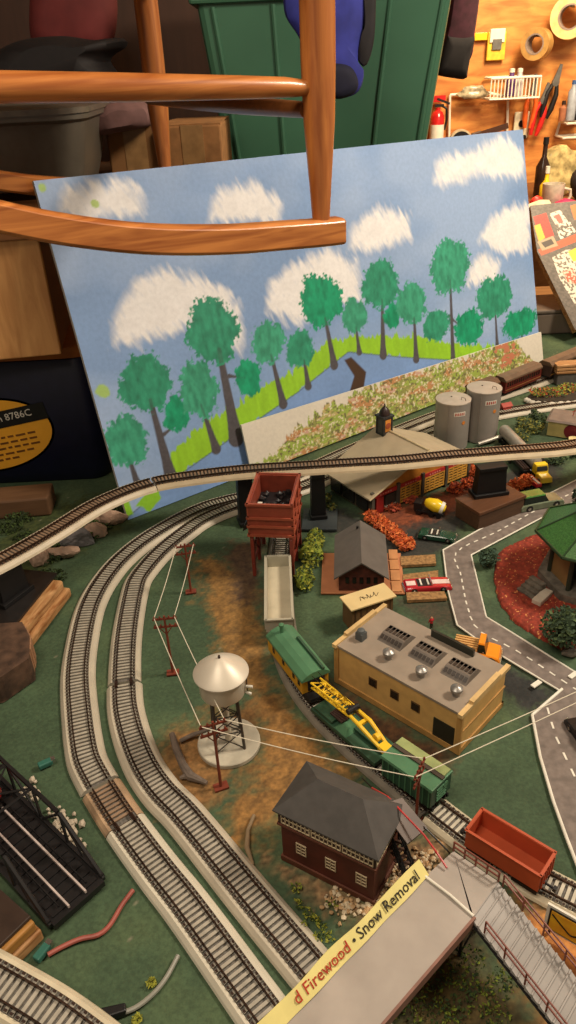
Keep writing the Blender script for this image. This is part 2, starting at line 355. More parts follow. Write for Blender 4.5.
# hillside printed board standing in front of the mural
OFF = 0.012
HB0 = muv(241, 425, OFF); HB1 = muv(541, 332, OFF)
def hb_vtop(u): return HB0[1]+(HB1[1]-HB0[1])*(u-HB0[0])/(HB1[0]-HB0[0])
hu, hv = 420, 110; T1, T2 = np.meshgrid(np.linspace(0, 1, hu), np.linspace(0, 1, hv))
HU = HB0[0]+(HB1[0]-HB0[0])*T1; HV = hb_vtop(HU)*T2
hc = L3((224, 216, 200))*(0.94+0.1*fbm(HU*20, HV*20, 200)[..., None])
hill = [muv(*q, OFF) for q in [(240,470),(268,462),(285,440),(310,418),(335,402),(360,392),(385,378),(410,372),(440,362),(470,356),(488,346),(500,338),(516,338),(522,352),(532,362),(545,368),(560,420),(240,600)]]
w_ = fbm(HU*150, HV*15, 210, 3)-.5
a, d = softpoly(HU+w_*.008, HV+w_*.04, hill, .01)
k = fbm(HU*80, HV*170, 220, 3); k2 = fbm(HU*38, HV*80, 230, 3); k3 = fbm(HU*260, HV*260, 240, 2)
pal = [((150,152,84), None), ((190,174,110), k > .50), ((192,140,92), (k2 > .63)), ((158,176,80), k2 < .45), ((118,112,76), k3 > .68), ((206,166,146), (k > .66) & (k2 > .55)), ((222,214,180), k3 < .32)]
vc = np.zeros(HU.shape+(3,))+L3(pal[0][0])
for cc, mk in pal[1:]: vc[mk] = L3(cc)
rt = muv(505, 352, OFF); mk = np.hypot((HU-rt[0])/.034, (HV-rt[1])/.03)+(k3-.5)*.6 < 1; vc[mk & (k > .45)] = L3((196, 124, 92))
mk = np.clip(.5+d/.002, 0, 1)[..., None]; hc = hc*(1-mk)+vc*mk
hb = thing('hillside_backdrop', 'long low white board printed with autumn hillside, propped against the foot of the painted mural', 'backdrop board')
hb.matrix_world = Matrix.Translation(MURBL+MN*OFF) @ Matrix((MH, MU, MN)).transposed().to_4x4()
gridmesh('printed_face', hu, hv, np.stack([HU, HV, HU*0+.0005], -1), hc, paint_m, hb)
b_ = MB(); u0, u1 = HB0[0], HB1[0]
b_.hexa([(u0,0,-.003),(u1,0,-.003),(u1,0,0),(u0,0,0),(u0,hb_vtop(u0),-.003),(u1,hb_vtop(u1),-.003),(u1,hb_vtop(u1),0),(u0,hb_vtop(u0),0)]).build('card', M_white, hb)
# ================================================================ TRACKS
def track(name, label, pts, z=0.0, bed=None, tie=None, group=None, thick=0.0055, cat='track', tw=0.0245, half=0.020, cut=None):
    P = spline(pts, 0.003); 
    for p in P: p.z = 0
    o = thing(name, label, cat, (0, 0, z), group=group)
    bed = bed or M_roadbed; tie = tie or M_tie; t = thick
    MB().sweep(P, [(-half, 0), (half, 0), (half-.0012, t*.45), (half-.0045, t), (.0128, t), (.0128, t-.0012), (-.0128, t-.0012), (-.0128, t), (-half+.0045, t), (-half+.0012, t*.45)], mis=[0,0,0,0,0,1,0,0,0,0]).build('roadbed', [bed, M_ballast], o)
    q = spline(pts, 0.0052); tm = MB()
    for a, b in zip(q, q[1:]):
        a = Vector((a.x, a.y, 0)); b = Vector((b.x, b.y, 0)); d = b-a
        if d.length < 1e-5: continue
        an = math.atan2(d.y, d.x); c = (a+b)/2; nrm = Vector((d.y, -d.x, 0)).normalized()
        tm.box((c.x, c.y, t+.0001), (.0027, tw, .0016), 0, rz=an)
        for s in (-1, 1):
            e = c+nrm*s*.0113; tm.box((e.x, e.y, t+.0012), (.0022, .0016, .0012), 1, rz=an)
    tm.build('ties', [tie, M_dark], o)
    for s in (-1, 1):
        MB().sweep(P, [(s*.00825-.0008, t+.0009), (s*.00825+.0008, t+.0009), (s*.00825+.0006, t+.0031), (s*.00825-.0006, t+.0031)]).build('rail', M_rail, o)
    return o
def joiners(o, p, d, z=0.0055):
    an = math.atan2(d[1], d[0]); n = Vector((-math.sin(an), math.cos(an), 0))
    for s in (-1, 1):
        c = Vector((p[0], p[1], 0))+n*s*.00825; MB().box((c.x, c.y, z+.0015), (.009, .0034, .002), rz=an).build('rail_joiner', M_dark, o)
outL = [axy(*q) for q in [(262,487),(200,504),(150,529),(114,555),(90,582),(75,609),(67,637),(61,670),(60,697),(62,730),(67,768),(82,800),(102,833),(135,881),(170,928),(235,1024)]]
o1 = offset(outL, 0.0)  # placeholder for direction
outC = offset(outL, -0.020)
if (outC[7]-Vector((outL[7][0], outL[7][1], 0))).x < 0: outC = offset(outL, 0.020)
d_ = (outC[-1]-outC[-2]); outC.append(outC[-1]+d_*1.3)
MP = lambda u, d: Vector((MURBL.x+MH.x*u+MH.y*d, MURBL.y+MH.y*u-MH.x*d, 0))
outC = [MP(1.10,.083), MP(1.03,.080), MP(.874,.074), MP(.738,.062), MP(.6,.054), MP(.45,.054), MP(.33,.060)]+outC
inL = [axy(*q) for q in [(240,500),(200,515),(175,531),(150,551),(131,572),(121,590),(111,637),(107,687),(109,724),(122,768),(142,802),(170,833),(228,908),(288,983)]]
inC = offset(inL, -0.0195)
if (inC[7]-Vector((inL[7][0], inL[7][1], 0))).x < 0: inC = offset(inL, 0.0195)
d_ = (inC[-1]-inC[-2]); inC.append(inC[-1]+d_*1.2)
inC = [MP(1.1,.34), MP(.99,.26), MP(.882,.20), MP(.794,.158), MP(.71,.125), MP(.62,.100), MP(.5,.094), MP(.36,.097), MP(.26,.102)]+inC
def pick(C, py0, py1):   # slice of a centre line between two distances from the camera
    return C
def slice_y(C, ya, yb):
    P = spline(C, .004); return [p for p in P if ya <= p.y <= yb][::6]
ysec = (at(80, 790).y, at(118, 826).y)
def seg(C, ya, yb):
    P = [p for p in spline(C, .004) if ya <= p.y <= yb]; return P[::8]+([P[-1]] if (len(P)-1) % 8 else [])
tk = track('curved_track', 'outermost grey curved track section sweeping past the foot of the mural', seg(outC, ysec[0], 9))
tw_ = track('weathered_track', 'short brown weathered track section in the outer loop', seg(outC, ysec[1]-.002, ysec[0]+.002), bed=M_rust, tie=M_rusttie)
ts = track('straight_track', 'outer pale grey straight track section running under the footbridge', seg(outC, -1, ysec[1]), bed=mat('pale_roadbed_plastic', (206, 198, 178), 0.45, var=.05, scale=25, bump=.0003))
sp = seg(outC, -1, ysec[1]); joiners(ts, sp[0], sp[1]-sp[0])
yj = at(130, 685).y
ti = track('curved_track', 'inner grey curved track section beside the row of utility poles', seg(inC, yj, 9), half=.0188)
ti2 = track('curved_track', 'inner grey track section bending past the water tower towards the footbridge', seg(inC, -1, yj))
sp = seg(inC, -1, yj); joiners(ti2, sp[0], sp[1]-sp[0])
sid = [(-.004,.99),(-.012,.9),(-.016,.80),(-.014,.72),(-.001,.645),(.024,.585),(.06,.53),(.10,.478),(.137,.433),(.171,.398),(.208,.368),(.262,.332),(.33,.30)]
sp = spline(sid, .004); cutx = next(i for i, p in enumerate(sp) if p.x > .118)
track('siding_track', 'dark grey curved siding under the coaling tower and the green wreck train', sp[:cutx:6]+[sp[cutx]], bed=mat('dull_roadbed', (128, 120, 106), 0.5, var=.1), half=.018)
track('siding_track', 'pale siding track section under the red gondola', [sp[cutx]]+sp[cutx+4::6], bed=mat('cream_roadbed', (206, 194, 166), 0.5, var=.08), half=.018, tie=mat('pale_tie', (196, 188, 168), .5))
# elevated loop
EZ = 0.079
el = [(-.70,.30),(-.62,.44),(-.50,.61),(-.43,.70)]+[tuple(at(x, y+2, EZ+.006)[:2]) for x, y in [(0,558),(50,530),(100,500),(150,481),(200,472.5),(250,467),(300,464),(350,461),(400,458),(450,453),(500,449),(576,442)]]+[(.56,1.065),(.72,1.09)]
spe = spline(el, .004); ce = next(i for i, p in enumerate(spe) if p.x > -.19)
track('elevated_track', 'raised curved track crossing in front of the mural on black piers', spe[:ce:6]+[spe[ce]], z=EZ, thick=.0065, bed=mat('warm_roadbed', (200, 186, 160), 0.45, var=.06), tie=M_rusttie)
track('elevated_track', 'raised straight track crossing in front of the station and storage tanks', [spe[ce]]+spe[ce+3::6], z=EZ, thick=.0065, bed=mat('beige_roadbed', (190, 172, 140), 0.45, var=.06), tie=M_rusttie)
en = [tuple(at(x, y, EZ+.006)[:2]) for x, y in [(-140,900),(-60,950),(0,984),(50,1014),(100,1052),(150,1095)]]
track('elevated_track', 'near raised curved track cutting across the lower left corner', en, z=EZ, thick=.0065, group=None, bed=mat('cream_roadbed', (206, 194, 166)))
# ================================================================ PIERS
def pier(x, y, hgt, label, w=.030, d=.016, rz=0, base=(.06, .05), z0=0):
    o = thing('track_pier', label, 'pier', (x, y, z0), rz, group='black piers under the raised track')
    b = MB(); h_ = hgt-.006
    b.hexa([(-w*.54,-d*.55,.006),(w*.54,-d*.55,.006),(w*.54,d*.55,.006),(-w*.54,d*.55,.006),(-w*.49,-d*.48,h_),(w*.49,-d*.48,h_),(w*.49,d*.48,h_),(-w*.49,d*.48,h_)])
    b.build('column', M_pier, o, bevel=.0006)
    MB().box((0,0,.003),(w*1.25,d*1.6,.006)).build('foot', M_pier, o, bevel=.0008)
    MB().box((0,0,h_+.0028),(w*1.0,d*1.2,.0052)).build('cap', M_pier, o, bevel=.0006)
    return o
P1 = at(318, 516); pier(P1.x, .976, EZ-.0045, 'slim black pier between the coaling tower and the station', rz=R(5), w=.020, z0=.0045)
slp = MB().box((P1.x+.002,.968,.0022),(.052,.060,.0042),rz=R(-6)).build('base_plate', mat('dark_slate_card', (52,58,60), .6), None, bevel=.0004); tag(slp, 'dark slate coloured base plate under the slim black pier', 'base plate')
P0 = at(243, 517); pier(-.062, .975, EZ, 'black pier just behind the coaling tower', rz=R(15), w=.022)
def slab(name, label, cat, poly, z0, z1, m, ms=None, bev=0):
    o = MB().prism(poly, z0, z1, 0, 1 if ms else None).build(name, [m, ms] if ms else m, None, bevel=bev); tag(o, label, cat); return o
M_slate = mat('dark_slate_card', (58, 62, 62), .6)
slab('base_plate', 'dark slate base plate under the slim pier', 'base plate', pp([(236,500),(330,488),(337,520),(250,536)]), 0.0022, .004, M_slate) if False else None
# block under the big pier
M_blk = mat('brown_stained_wood', (82, 58, 40), .5, wood=(2,14,14), scale=12)
B = [at(453,514)[:2], at(478,531)[:2], at(541,506)[:2]]; B = [Vector((p[0], p[1], 0)) for p in B]
ex = (B[2]-B[1]).normalized(); ey = Vector((-ex.y, ex.x, 0)); bl = .088; bd = .050; bc = B[1]+ex*bl/2+ey*bd/2
blk = thing('wooden_riser', 'dark brown wooden block carrying the big black pier beside the road', 'riser block', (bc.x, bc.y, 0), math.atan2(ex.y, ex.x))
MB().box((0,0,.013),(bl,bd,.026)).build('block', M_blk, blk, bevel=.001)
MB().box((0,0,.0285),(bl+.003,bd+.003,.005)).build('top_board', mat('brown_board', (96,62,40), .45, wood=(2,14,14), scale=12), blk, bevel=.0006)
pier(bc.x-.001, .972, EZ-.031, 'broad black pier standing on the dark wooden block', w=.043, d=.016, rz=R(10), z0=.031)
# left stack
lc = at(22, 610)
M_lum = mat('golden_lumber', (190, 146, 98), .55, wood=(3,16,16), scale=10, rgb2=(140,92,50))
stk = thing('lumber_stack', 'two golden wooden strips stacked under the black plate at the left', 'lumber', (-.360,.774,0), R(76))
for k_, (dx, dy, dz) in enumerate([(.000,-.052,.008),(-.004,-.046,.022)]): MB().box((dx,dy,dz),(.104,.016,.0135)).build('strip', M_lum, stk, bevel=.003)
for k_, dz in enumerate([.008,.022]): MB().box((0,.006,dz),(.10,.07,.0135)).build('strip', mat('dark_plank', (40,30,24), .5), stk, bevel=.0015)
MB().box((0,.003,.0315),(.112,.09,.004)).build('cover_plate', mat('dark_cover_plate', (34,30,28), .35), stk, bevel=.0005)
pier(-.352,.772,EZ-.0335,'black pier standing on the stacked lumber at the left',w=.040,d=.020,rz=R(60), z0=.0335)

# ================================================================ COALING TOWER
M_red = mat('barn_red_plastic', (146, 66, 46), .5, var=.15, scale=50)
M_redd = mat('deep_red_plastic', (126, 50, 36), .5)
ct = thing('coaling_tower', 'tall barn red coaling tower with an open bin standing over the siding', 'coaling tower', (-.017,.872,0), R(-9))
W, D, Z1, Z2 = .056, .082, .066, .112
b = MB()
for s in (-1, 1):
    b.box((s*(W/2-.0015),0,(Z1+Z2)/2),(.003,D,Z2-Z1)); b.box((0,s*(D/2-.0015),(Z1+Z2)/2),(W-.006,.003,Z2-Z1))
b.box((0,0,Z1+.002),(W-.006,D-.006,.003)); b.build('bin', M_red, ct)
b = MB()
for zz in (Z1, Z1+.0135, Z1+.026, Z2):
    for s in (-1, 1):
        b.box((s*(W/2+.0008),0,zz),(.003,D+.006,.0032)); b.box((0,s*(D/2+.0008),zz),(W+.006,.003,.0032))
for s in (-1,1):
    for t_ in (-.5,-.17,.17,.5): b.box((s*(W/2+.001),t_*(D-.004),(Z1+Z2)/2),(.002,.003,Z2-Z1))
b.build('banding', mat('warm_red_trim', (160,78,54), .5), ct)
for sx in (-1,1):
    for sy in (-1,0,1): MB().box((sx*(W/2-.002),sy*(D/2-.002),Z1/2),(.0045,.0045,Z1)).build('leg', M_redd, ct)
b = MB()
for sx in (-1,1):
    x = sx*(W/2-.002)
    for (y0,y1) in ((-D/2,0),(0,D/2)):
        b.tube([(x,y0,.02),(x,y1,.06)],.0012,6); b.tube([(x,y1,.02),(x,y0,.06)],.0012,6)
    b.box((x,0,.02),(.003,D,.003)); b.box((x,0,.042),(.003,D,.003))
b.build('bracing', M_redd, ct)
b = MB()
for i in range(70): b.blob((random.uniform(-W/2+.006,W/2-.006), random.uniform(-D/2+.006,D/2-.006), Z2-.026+random.uniform(0,.004)), random.uniform(.002,.005), n=1)
b.box((0,0,Z2-.03),(W-.0062,D-.0062,.008)); c_ = b.build('coal_load', mat('black_coal', (34,32,34), .4, spec=.6), ct); 
MB().box((-.020,.0,Z2-.023),(.006,.004,.004)).build('loose_chip', M_white, ct)
b = MB(); b.hexa([(-W/2-.016,-.012,.052),(-W/2-.002,-.012,.062),(-W/2-.002,.012,.062),(-W/2-.016,.012,.052),(-W/2-.014,-.012,.060),(-W/2-.002,-.012,.082),(-W/2-.002,.012,.082),(-W/2-.014,.012,.060)])
b.build('chute', M_black, ct)
# green shrub beside it
def bush(name, label, c, rad, n, size, mats, cat='bush', group=None, kind=None, core=True):
    b = MB(); 
    if core:
        for i in range(5): b.blob((c[0]+random.uniform(-.4,.4)*rad[0], c[1]+random.uniform(-.4,.4)*rad[1], c[2]+random.uniform(-.2,.1)*rad[2]), min(rad)*.62, 0, n=2, jit=.3, sc=(max(1,rad[0]/min(rad)*.6), max(1,rad[1]/min(rad)*.6), 1))
    b.leaves(c, rad, n, size, tuple(range(len(mats)))); b.v = [(v[0], v[1], max(v[2], .0003)) for v in b.v]
    o = b.build(name, mats); tag(o, label, cat, group, kind); return o
M_lg = mat('moss_green', (118, 132, 40), .8); M_lg2 = mat('yellow_moss', (160, 160, 58), .8); M_dg = mat('dark_moss', (52, 72, 38), .8)
for i, (px, py, r_, lb) in enumerate([(305,584,.016,'yellow green shrub at the foot of the coaling tower, nearest the siding'),(312,560,.020,'yellow green shrub clump beside the brown shed platform'),(316,545,.016,'yellow green shrub clump between the slim pier and the brown shed')]):
    p = at(px, py); bush('moss_shrub', lb, (p.x, p.y, r_*.6), (r_*.8, r_*1.5, r_*.8), 500, .0028, [M_lg, M_lg2, M_dg], group='yellow green shrubs by the coaling tower')

# ================================================================ RAIL CARS
def truck(parent, x, m=None, y=0, z=.0095, mb=None):
    b = MB()
    for dx in (-.006,.006):
        b.tube([(x+dx,-.0095,z+.003),(x+dx,.0095,z+.003)],.0012,6)
        for s in (-1,1): b.lathe([(.0044,-.0008),(.0048,0),(.0044,.0008)], (x+dx, s*.0083, z+.0035), 14, axis=(0,1,0))
    for s in (-1,1): b.box((x,s*.0112,z+.0036),(.022,.002,.004))
    b.box((x,0,z+.006),(.006,.020,.003)); b.build('wheel_truck', m or M_black, parent, smooth=False)
# position on the siding by arc: nearest path point
def onsid(x): 
    i = min(range(len(sp)-1), key=lambda k: (sp[k]-Vector(x)).length) ; d = sp[min(i+3,len(sp)-1)]-sp[max(i-3,0)]; return sp[i], math.atan2(d.y, d.x)
RZ0 = .0052
# long grey gondola (empty)
p, a = onsid((-.016,.758,0)); a = R(-90)
hc_ = thing('hopper_car', 'long empty grey gondola car under the coaling tower', 'rail car', (-.0165,.762,0), a)
Lh, Wh, zb, zt = .132, .032, .018, .036
M_gg = mat('warm_grey_plastic', (172,166,146), .5, var=.06, scale=30); M_gg2 = mat('pale_car_floor', (196,186,160), .6, var=.08, scale=40)
b = MB()
for s in (-1,1):
    b.box((0,s*(Wh/2-.001),(zb+zt)/2),(Lh,.002,zt-zb)); b.box((s*(Lh/2-.001),0,(zb+zt)/2),(.002,Wh-.004,zt-zb))
    b.box((0,s*(Wh/2),zt),(Lh+.002,.003,.0018)); b.box((s*(Lh/2),0,zt),(.003,Wh,.0018))
    for k_ in range(11): b.box((-Lh/2+.006+k_*.012,s*(Wh/2+.0008),(zb+zt)/2),(.0016,.0016,zt-zb))
b.build('body', M_gg, hc_)
MB().box((0,0,zb+.001),(Lh-.004,Wh-.004,.002)).build('floor_sheet', M_gg2, hc_)
truck(hc_, -.045, z=.0095-.001); truck(hc_, .045, z=.0085)
# crane
CG = mat('pullman_green', (80,124,90), .45, var=.1, scale=40); CG2 = mat('dark_car_green', (50,82,60), .5, var=.15, scale=60); CY = mat('mustard_yellow', (206,154,40), .5, var=.08)
YB = mat('boom_yellow', (232,190,44), .45, var=.05)
cx_, cy_ = .004,.632
cr = thing('crane_car', 'mustard sided wrecking crane car with a green arched roof and yellow boom', 'rail crane', (cx_, cy_, 0), R(-64))
b = MB().box((0,0,.016),(.098,.026,.004)); b.build('deck', M_black, cr); truck(cr,-.034,z=.0085); truck(cr,.034,z=.0085)
cab = MB(); Lc, Wc = .082,.032
cab.box((-.004,0,.027),(Lc,Wc,.018)); cab.build('cab', CY, cr)
b = MB(); prof = [(-Wc/2-.0015,.0355),(-Wc/2-.001,.038),(-Wc*.33,.0425),(-Wc*.12,.0445),(Wc*.12,.0445),(Wc*.33,.0425),(Wc/2+.001,.038),(Wc/2+.0015,.0355)]
vs = [(-Lc/2-.006,y,z) for y,z in prof]+[(Lc/2-.002,y,z) for y,z in prof]; n = len(prof)
b.add(vs, [tuple(range(n)), tuple(range(2*n-1,n-1,-1))]+[(i,n+i,n+(i+1)%n,(i+1)%n) for i in range(n)])
b.build('roof', CG, cr)
b = MB(); b.box((.010,.009,.0445),(.058,.003,.003), rx=-.3); b.build('roof_beam', CG2, cr)
MB().lathe([(.0022,0),(.0022,.010),(.003,.010),(.003,.0125),(.001,.013)], (-.036,-.002,.043), 12).build('smokestack', CG, cr)
for k_, xx in enumerate((-.03,-.006,.018,.03)):
    for s in (-1,1): MB().box((xx,s*(Wc/2+.0002),.029),(.0042,.0008,.006 if k_!=0 else .009)).build('window', mat('dark_glass', (40,34,28), .2), cr)
MB().box((.039,0,.028),(.001,.020,.013)).build('front_opening', M_black, cr)
# boom: lattice from cab front over the flat car
def lattice(name, parent, A, Bp, w0, w1, h0, h1, m, nseg=6, r=.0011):
    A = Vector(A); Bp = Vector(Bp); t = (Bp-A).normalized(); sd = t.cross(Vector((0,0,1))).normalized(); up = sd.cross(t)
    b = MB(); C = []
    for sx, sz in ((-1,-1),(1,-1),(1,1),(-1,1)):
        P = [A+sd*sx*w0/2+up*sz*h0/2, Bp+sd*sx*w1/2+up*sz*h1/2]; b.tube(P, r, 6); C.append(P)
    for i in range(nseg):
        for (k1,k2) in ((0,1),(1,2),(2,3),(3,0)):
            f0 = i/nseg; f1 = (i+1)/nseg
            if i % 2: k1, k2 = k2, k1
            b.tube([C[k1][0].lerp(C[k1][1], f0), C[k2][0].lerp(C[k2][1], f1)], r*.75, 5)
            b.tube([C[k1][0].lerp(C[k1][1], f1), C[k2][0].lerp(C[k2][1], f1)], r*.75, 5)
    return b.build(name, m, parent)
def loc(o, P): return o.matrix_basis.inverted() @ Vector(P) if False else (Matrix.Translation(o.location) @ Matrix.Rotation(o.rotation_euler.z, 4, 'Z')).inverted() @ Vector(P)
BA = at(316,683,.034); BM = at(353,712,.044); BT = at(385,748,.034)
lattice('lattice_boom', cr, loc(cr,BA), loc(cr,BM), .012,.011,.006,.005, YB)
b = MB(); a0, a1 = loc(cr,BM), loc(cr,BT); t = (a1-a0).normalized(); sd = t.cross(Vector((0,0,1))).normalized()
for s in (-1,1):
    b.tube([a0+sd*s*.0055, a0.lerp(a1,.4)+sd*s*.0062+Vector((0,0,.003)), a1+sd*s*.004], [.0018,.0022,.0018], 8)
b.box(tuple(a1), (.010,.010,.006), rz=math.atan2(t.y,t.x)); b.box(tuple(a0.lerp(a1,.3)), (.004,.012,.003), rz=math.atan2(t.y,t.x))
b.lathe([(.0042,-.002),(.0042,.002)], tuple(a0.lerp(a1,.75)+Vector((0,0,.002))), 16, axis=tuple(sd)); b.build('boom_tip', YB, cr)
b = MB(); b.lathe([(.003,-.007),(.003,.007)], tuple(a0+Vector((0,0,.004))), 12, axis=tuple(sd)); b.box(tuple(a0+Vector((0,0,.004))),(.009,.005,.004), rz=.7); b.build('pulley', M_black, cr)
b = MB(); b.tube([a0+sd*.003+Vector((0,0,.005)), loc(cr, at(312,676,.045))], .0004, 5); b.tube([a0-sd*.003+Vector((0,0,.005)), loc(cr, at(318,672,.045))], .0004, 5); b.build('hoist_cable', M_dark, cr)
# flat car carrying the boom
fx = at(352,742,.020); pf, af = onsid((.053,.541,0))
fc = thing('flat_car', 'dark green flat car supporting the yellow boom', 'rail car', (.054,.540,0), R(-53))
b = MB(); b.box((0,0,.018),(.094,.030,.005)); b.box((-.03,0,.0225),(.028,.027,.004)); b.box((.024,.006,.0225),(.04,.016,.004)); b.build('deck', CG2, fc, bevel=.0004)
b = MB(); b.hexa([(-.012,-.014,.0205),(.006,-.014,.0205),(.006,.012,.0205),(-.012,.012,.0205),(-.006,-.009,.026),(.002,-.009,.026),(.002,.008,.026),(-.006,.008,.026)]); b.build('boom_rest', CG, fc)
b = MB()
for i in range(4): b.box((-.016+i*.0008,-.006+i*.002,.0262+i*.0012),(.018,.004,.002), rz=.08*i)
b.build('timber_load', mat('dark_brown_load', (72,52,44), .6), fc)
truck(fc,-.03,z=.0085); truck(fc,.03,z=.0085)
# work caboose at the rear
wc = thing('boxcar', 'dark green box car with a pale green roof walk beside the tan warehouse', 'rail car', (.106,.474,0), R(-47))
MB().box((0,0,.028),(.056,.031,.022)).build('body', CG2, wc, bevel=.0004)
b = MB(); b.hexa([(-.029,-.0165,.039),(.029,-.0165,.039),(.029,.0165,.039),(-.029,.0165,.039),(-.029,-.0155,.0415),(.029,-.0155,.0415),(.029,.0155,.0415),(-.029,.0155,.0415)]); b.build('roof', CG, wc, bevel=.0003)
MB().box((0,.009,.0425),(.055,.010,.0022)).build('roof_panel', mat('pale_olive', (150,160,104), .5), wc)
MB().box((0,.002,.0423),(.057,.004,.0016)).build('roof_walk', mat('walk_brown', (72,60,48), .6), wc)
b = MB()
for k_ in range(5): b.box((.0285,0,.02+k_*.0035),(.0015,.014,.0008))
for k_ in range(9): 
    for s in (-1,1): b.box((-.026+k_*.0065,s*.0158,.028),(.0012,.001,.021))
b.build('ribs_and_ladder', CG, wc); MB().lathe([(.0035,0),(.0035,.0008)], (.0284,.006,.032), 16, axis=(1,0,0)).build('brake_wheel', CG, wc)
truck(wc,-.018,z=.0085); truck(wc,.018,z=.0085)
# red gondola
gd = thing('gondola_car', 'empty orange red gondola car standing on the pale siding', 'rail car', (.1695,.3925,0), R(-42.5))
M_go = mat('oxide_orange', (176,78,44), .5, var=.08, scale=40)
Lg, Wg, zb, zt = .066,.027,.017,.038; b = MB()
for s in (-1,1):
    b.box((0,s*(Wg/2-.0008),(zb+zt)/2),(Lg,.0016,zt-zb)); b.box((s*(Lg/2-.0008),0,(zb+zt)/2),(.0016,Wg-.0032,zt-zb))
    b.box((0,s*(Wg/2),zt),(Lg+.0016,.0022,.0012)); b.box((s*(Lg/2),0,zt),(.0022,Wg,.0012))
    for k_ in range(5): b.box((s*(Lg/2+.0008),-Wg/2+.004+k_*.005,(zb+zt)/2),(.0012,.0012,zt-zb-.003))
b.box((0,0,zb+.001),(Lg-.003,Wg-.003,.002)); b.build('body', M_go, gd); truck(gd,-.021,z=.0085); truck(gd,.021,z=.0085)
b = MB()
for s in (-1,1): b.tube([(s*Lg/2,0,.014),(s*(Lg/2+.009),0,.014)],.0012,6); b.box((s*(Lg/2+.009),0,.014),(.003,.004,.004))
b.box((0,0,.0145),(Lg,.01,.003)); b.build('underframe', M_black, gd)

# ================================================================ TAN WAREHOUSE
M_tan = mat('tan_brick', (206,164,98), .6, var=.07, scale=90, bump=.0003); M_troof = mat('grey_roof_card', (146,132,116), .7, var=.08, scale=40)
wa = math.atan2(.522-.625,.153-.047); A_ = Vector(at(339,683)); B2 = Vector(at(455,752)); e1 = (B2-A_).normalized(); LW = .156; DW = .084; e2 = Vector((-e1.y, e1.x, 0))
ctr = (A_+B2)/2+e2*DW/2; HW = .052
wh = thing('warehouse', 'tan flat roofed warehouse with three skylights and roof vents', 'building', (ctr.x, ctr.y, 0), math.atan2(e1.y, e1.x))
b = MB().box((0,0,HW/2),(LW,DW,HW)); b.build('walls', M_tan, wh)
b = MB()
for s in (-1,1): b.box((0,s*DW/2,.0035),(LW+.003,.003,.007)); b.box((s*LW/2,0,.0035),(.003,DW+.003,.007))
for s in (-1,1):
    for kx in (.30,): b.box((s*LW/2,0,HW*.55),(.0026,DW+.002,.0016))
for s in (-1,1): b.box((-LW*.5+.001 if s<0 else LW*.5-.001,-DW/2-.0002,HW/2),(.006,.003,HW))
b.build('wall_trim', mat('tan_trim', (186,142,80), .6), wh)
MB().box((0,0,HW+.001),(LW-.004,DW+.002,.003)).build('roof', M_troof, wh)
M_coping = mat('cream_coping', (216,182,124), .6)
b = MB()
for s in (-1,1):
    x = s*(LW/2); st = [(-DW/2-.004,-DW/2+.016,.0045),(-DW/2+.016,DW/2-.016,.0075),(DW/2-.016,DW/2+.004,.0045)]
    for y0,y1,hh in st: b.box((x,(y0+y1)/2,HW+hh/2),(.005,y1-y0,hh))
    b.build('parapet', M_coping, wh); b = MB()
M_sky = mat('skylight_grey', (112,102,92), .5); M_skyd = mat('skylight_pane', (64,56,50), .3)
for i, x in enumerate((-.034,.006,.046)):
    b = MB(); b.hexa([(x-.015,-.008,HW+.0025),(x+.015,-.008,HW+.0025),(x+.015,.022,HW+.0025),(x-.015,.022,HW+.0025),(x-.014,.001,HW+.009),(x+.014,.001,HW+.009),(x+.014,.015,HW+.009),(x-.014,.015,HW+.009)])
    sk = b.build('skylight', M_sky, wh)
    b = MB()
    for r_ in range(2):
        for c_ in range(6):
            xx = x-.0115+c_*.0046; 
            b.box((xx, -.0035+r_*.0, HW+.0066), (.0034,.0052,.0005), rx=.60) if r_==0 else b.box((xx,.0065,HW+.0092),(.0034,.0052,.0006))
        for c_ in range(6):
            xx = x-.0115+c_*.0046; b.box((xx,.0118,HW+.0092),(.0034,.0040,.0006))
    b.build('skylight_panes', M_skyd, sk)
M_vent = mat('galvanised_vent', (150,146,140), .35, .5)
for i, x in enumerate((-.022,.019,.060)):
    MB().lathe([(.0038,0),(.0038,.006),(.0062,.007),(.0062,.010),(.003,.0125),(.0005,.013)], (x,-.024,HW+.002), 18).build('roof_vent', M_vent, wh, smooth=True)
b = MB().box((-.063,-.018,HW+.007),(.009,.009,.010)); b.lathe([(.005,0),(.004,.003),(.001,.004)], (-.063,-.018,HW+.012), 12); b.build('chimney_box', mat('slate_grey', (84,88,88), .5), wh)
MB().box((.018,.035,HW+.0065),(.052,.003,.010), rz=.0).build('roof_sign_board', mat('dark_green_board', (44,46,38), .4), wh)
for x in (-.028,.0,.026): 
    wq = MB().box((x,-DW/2,.030),(.0105,.0016,.011)); wo = wq.build('window', mat('window_frame_brown', (92,66,36), .5), wh)
    MB().box((x,-DW/2-.0008,.030),(.0082,.0008,.0086)).build('pane', mat('dark_window', (48,38,28), .2), wo)
MB().box((.060,-DW/2,.0155),(.024,.0018,.031)).build('loading_door', mat('dark_green_door', (42,40,28), .5), wh)
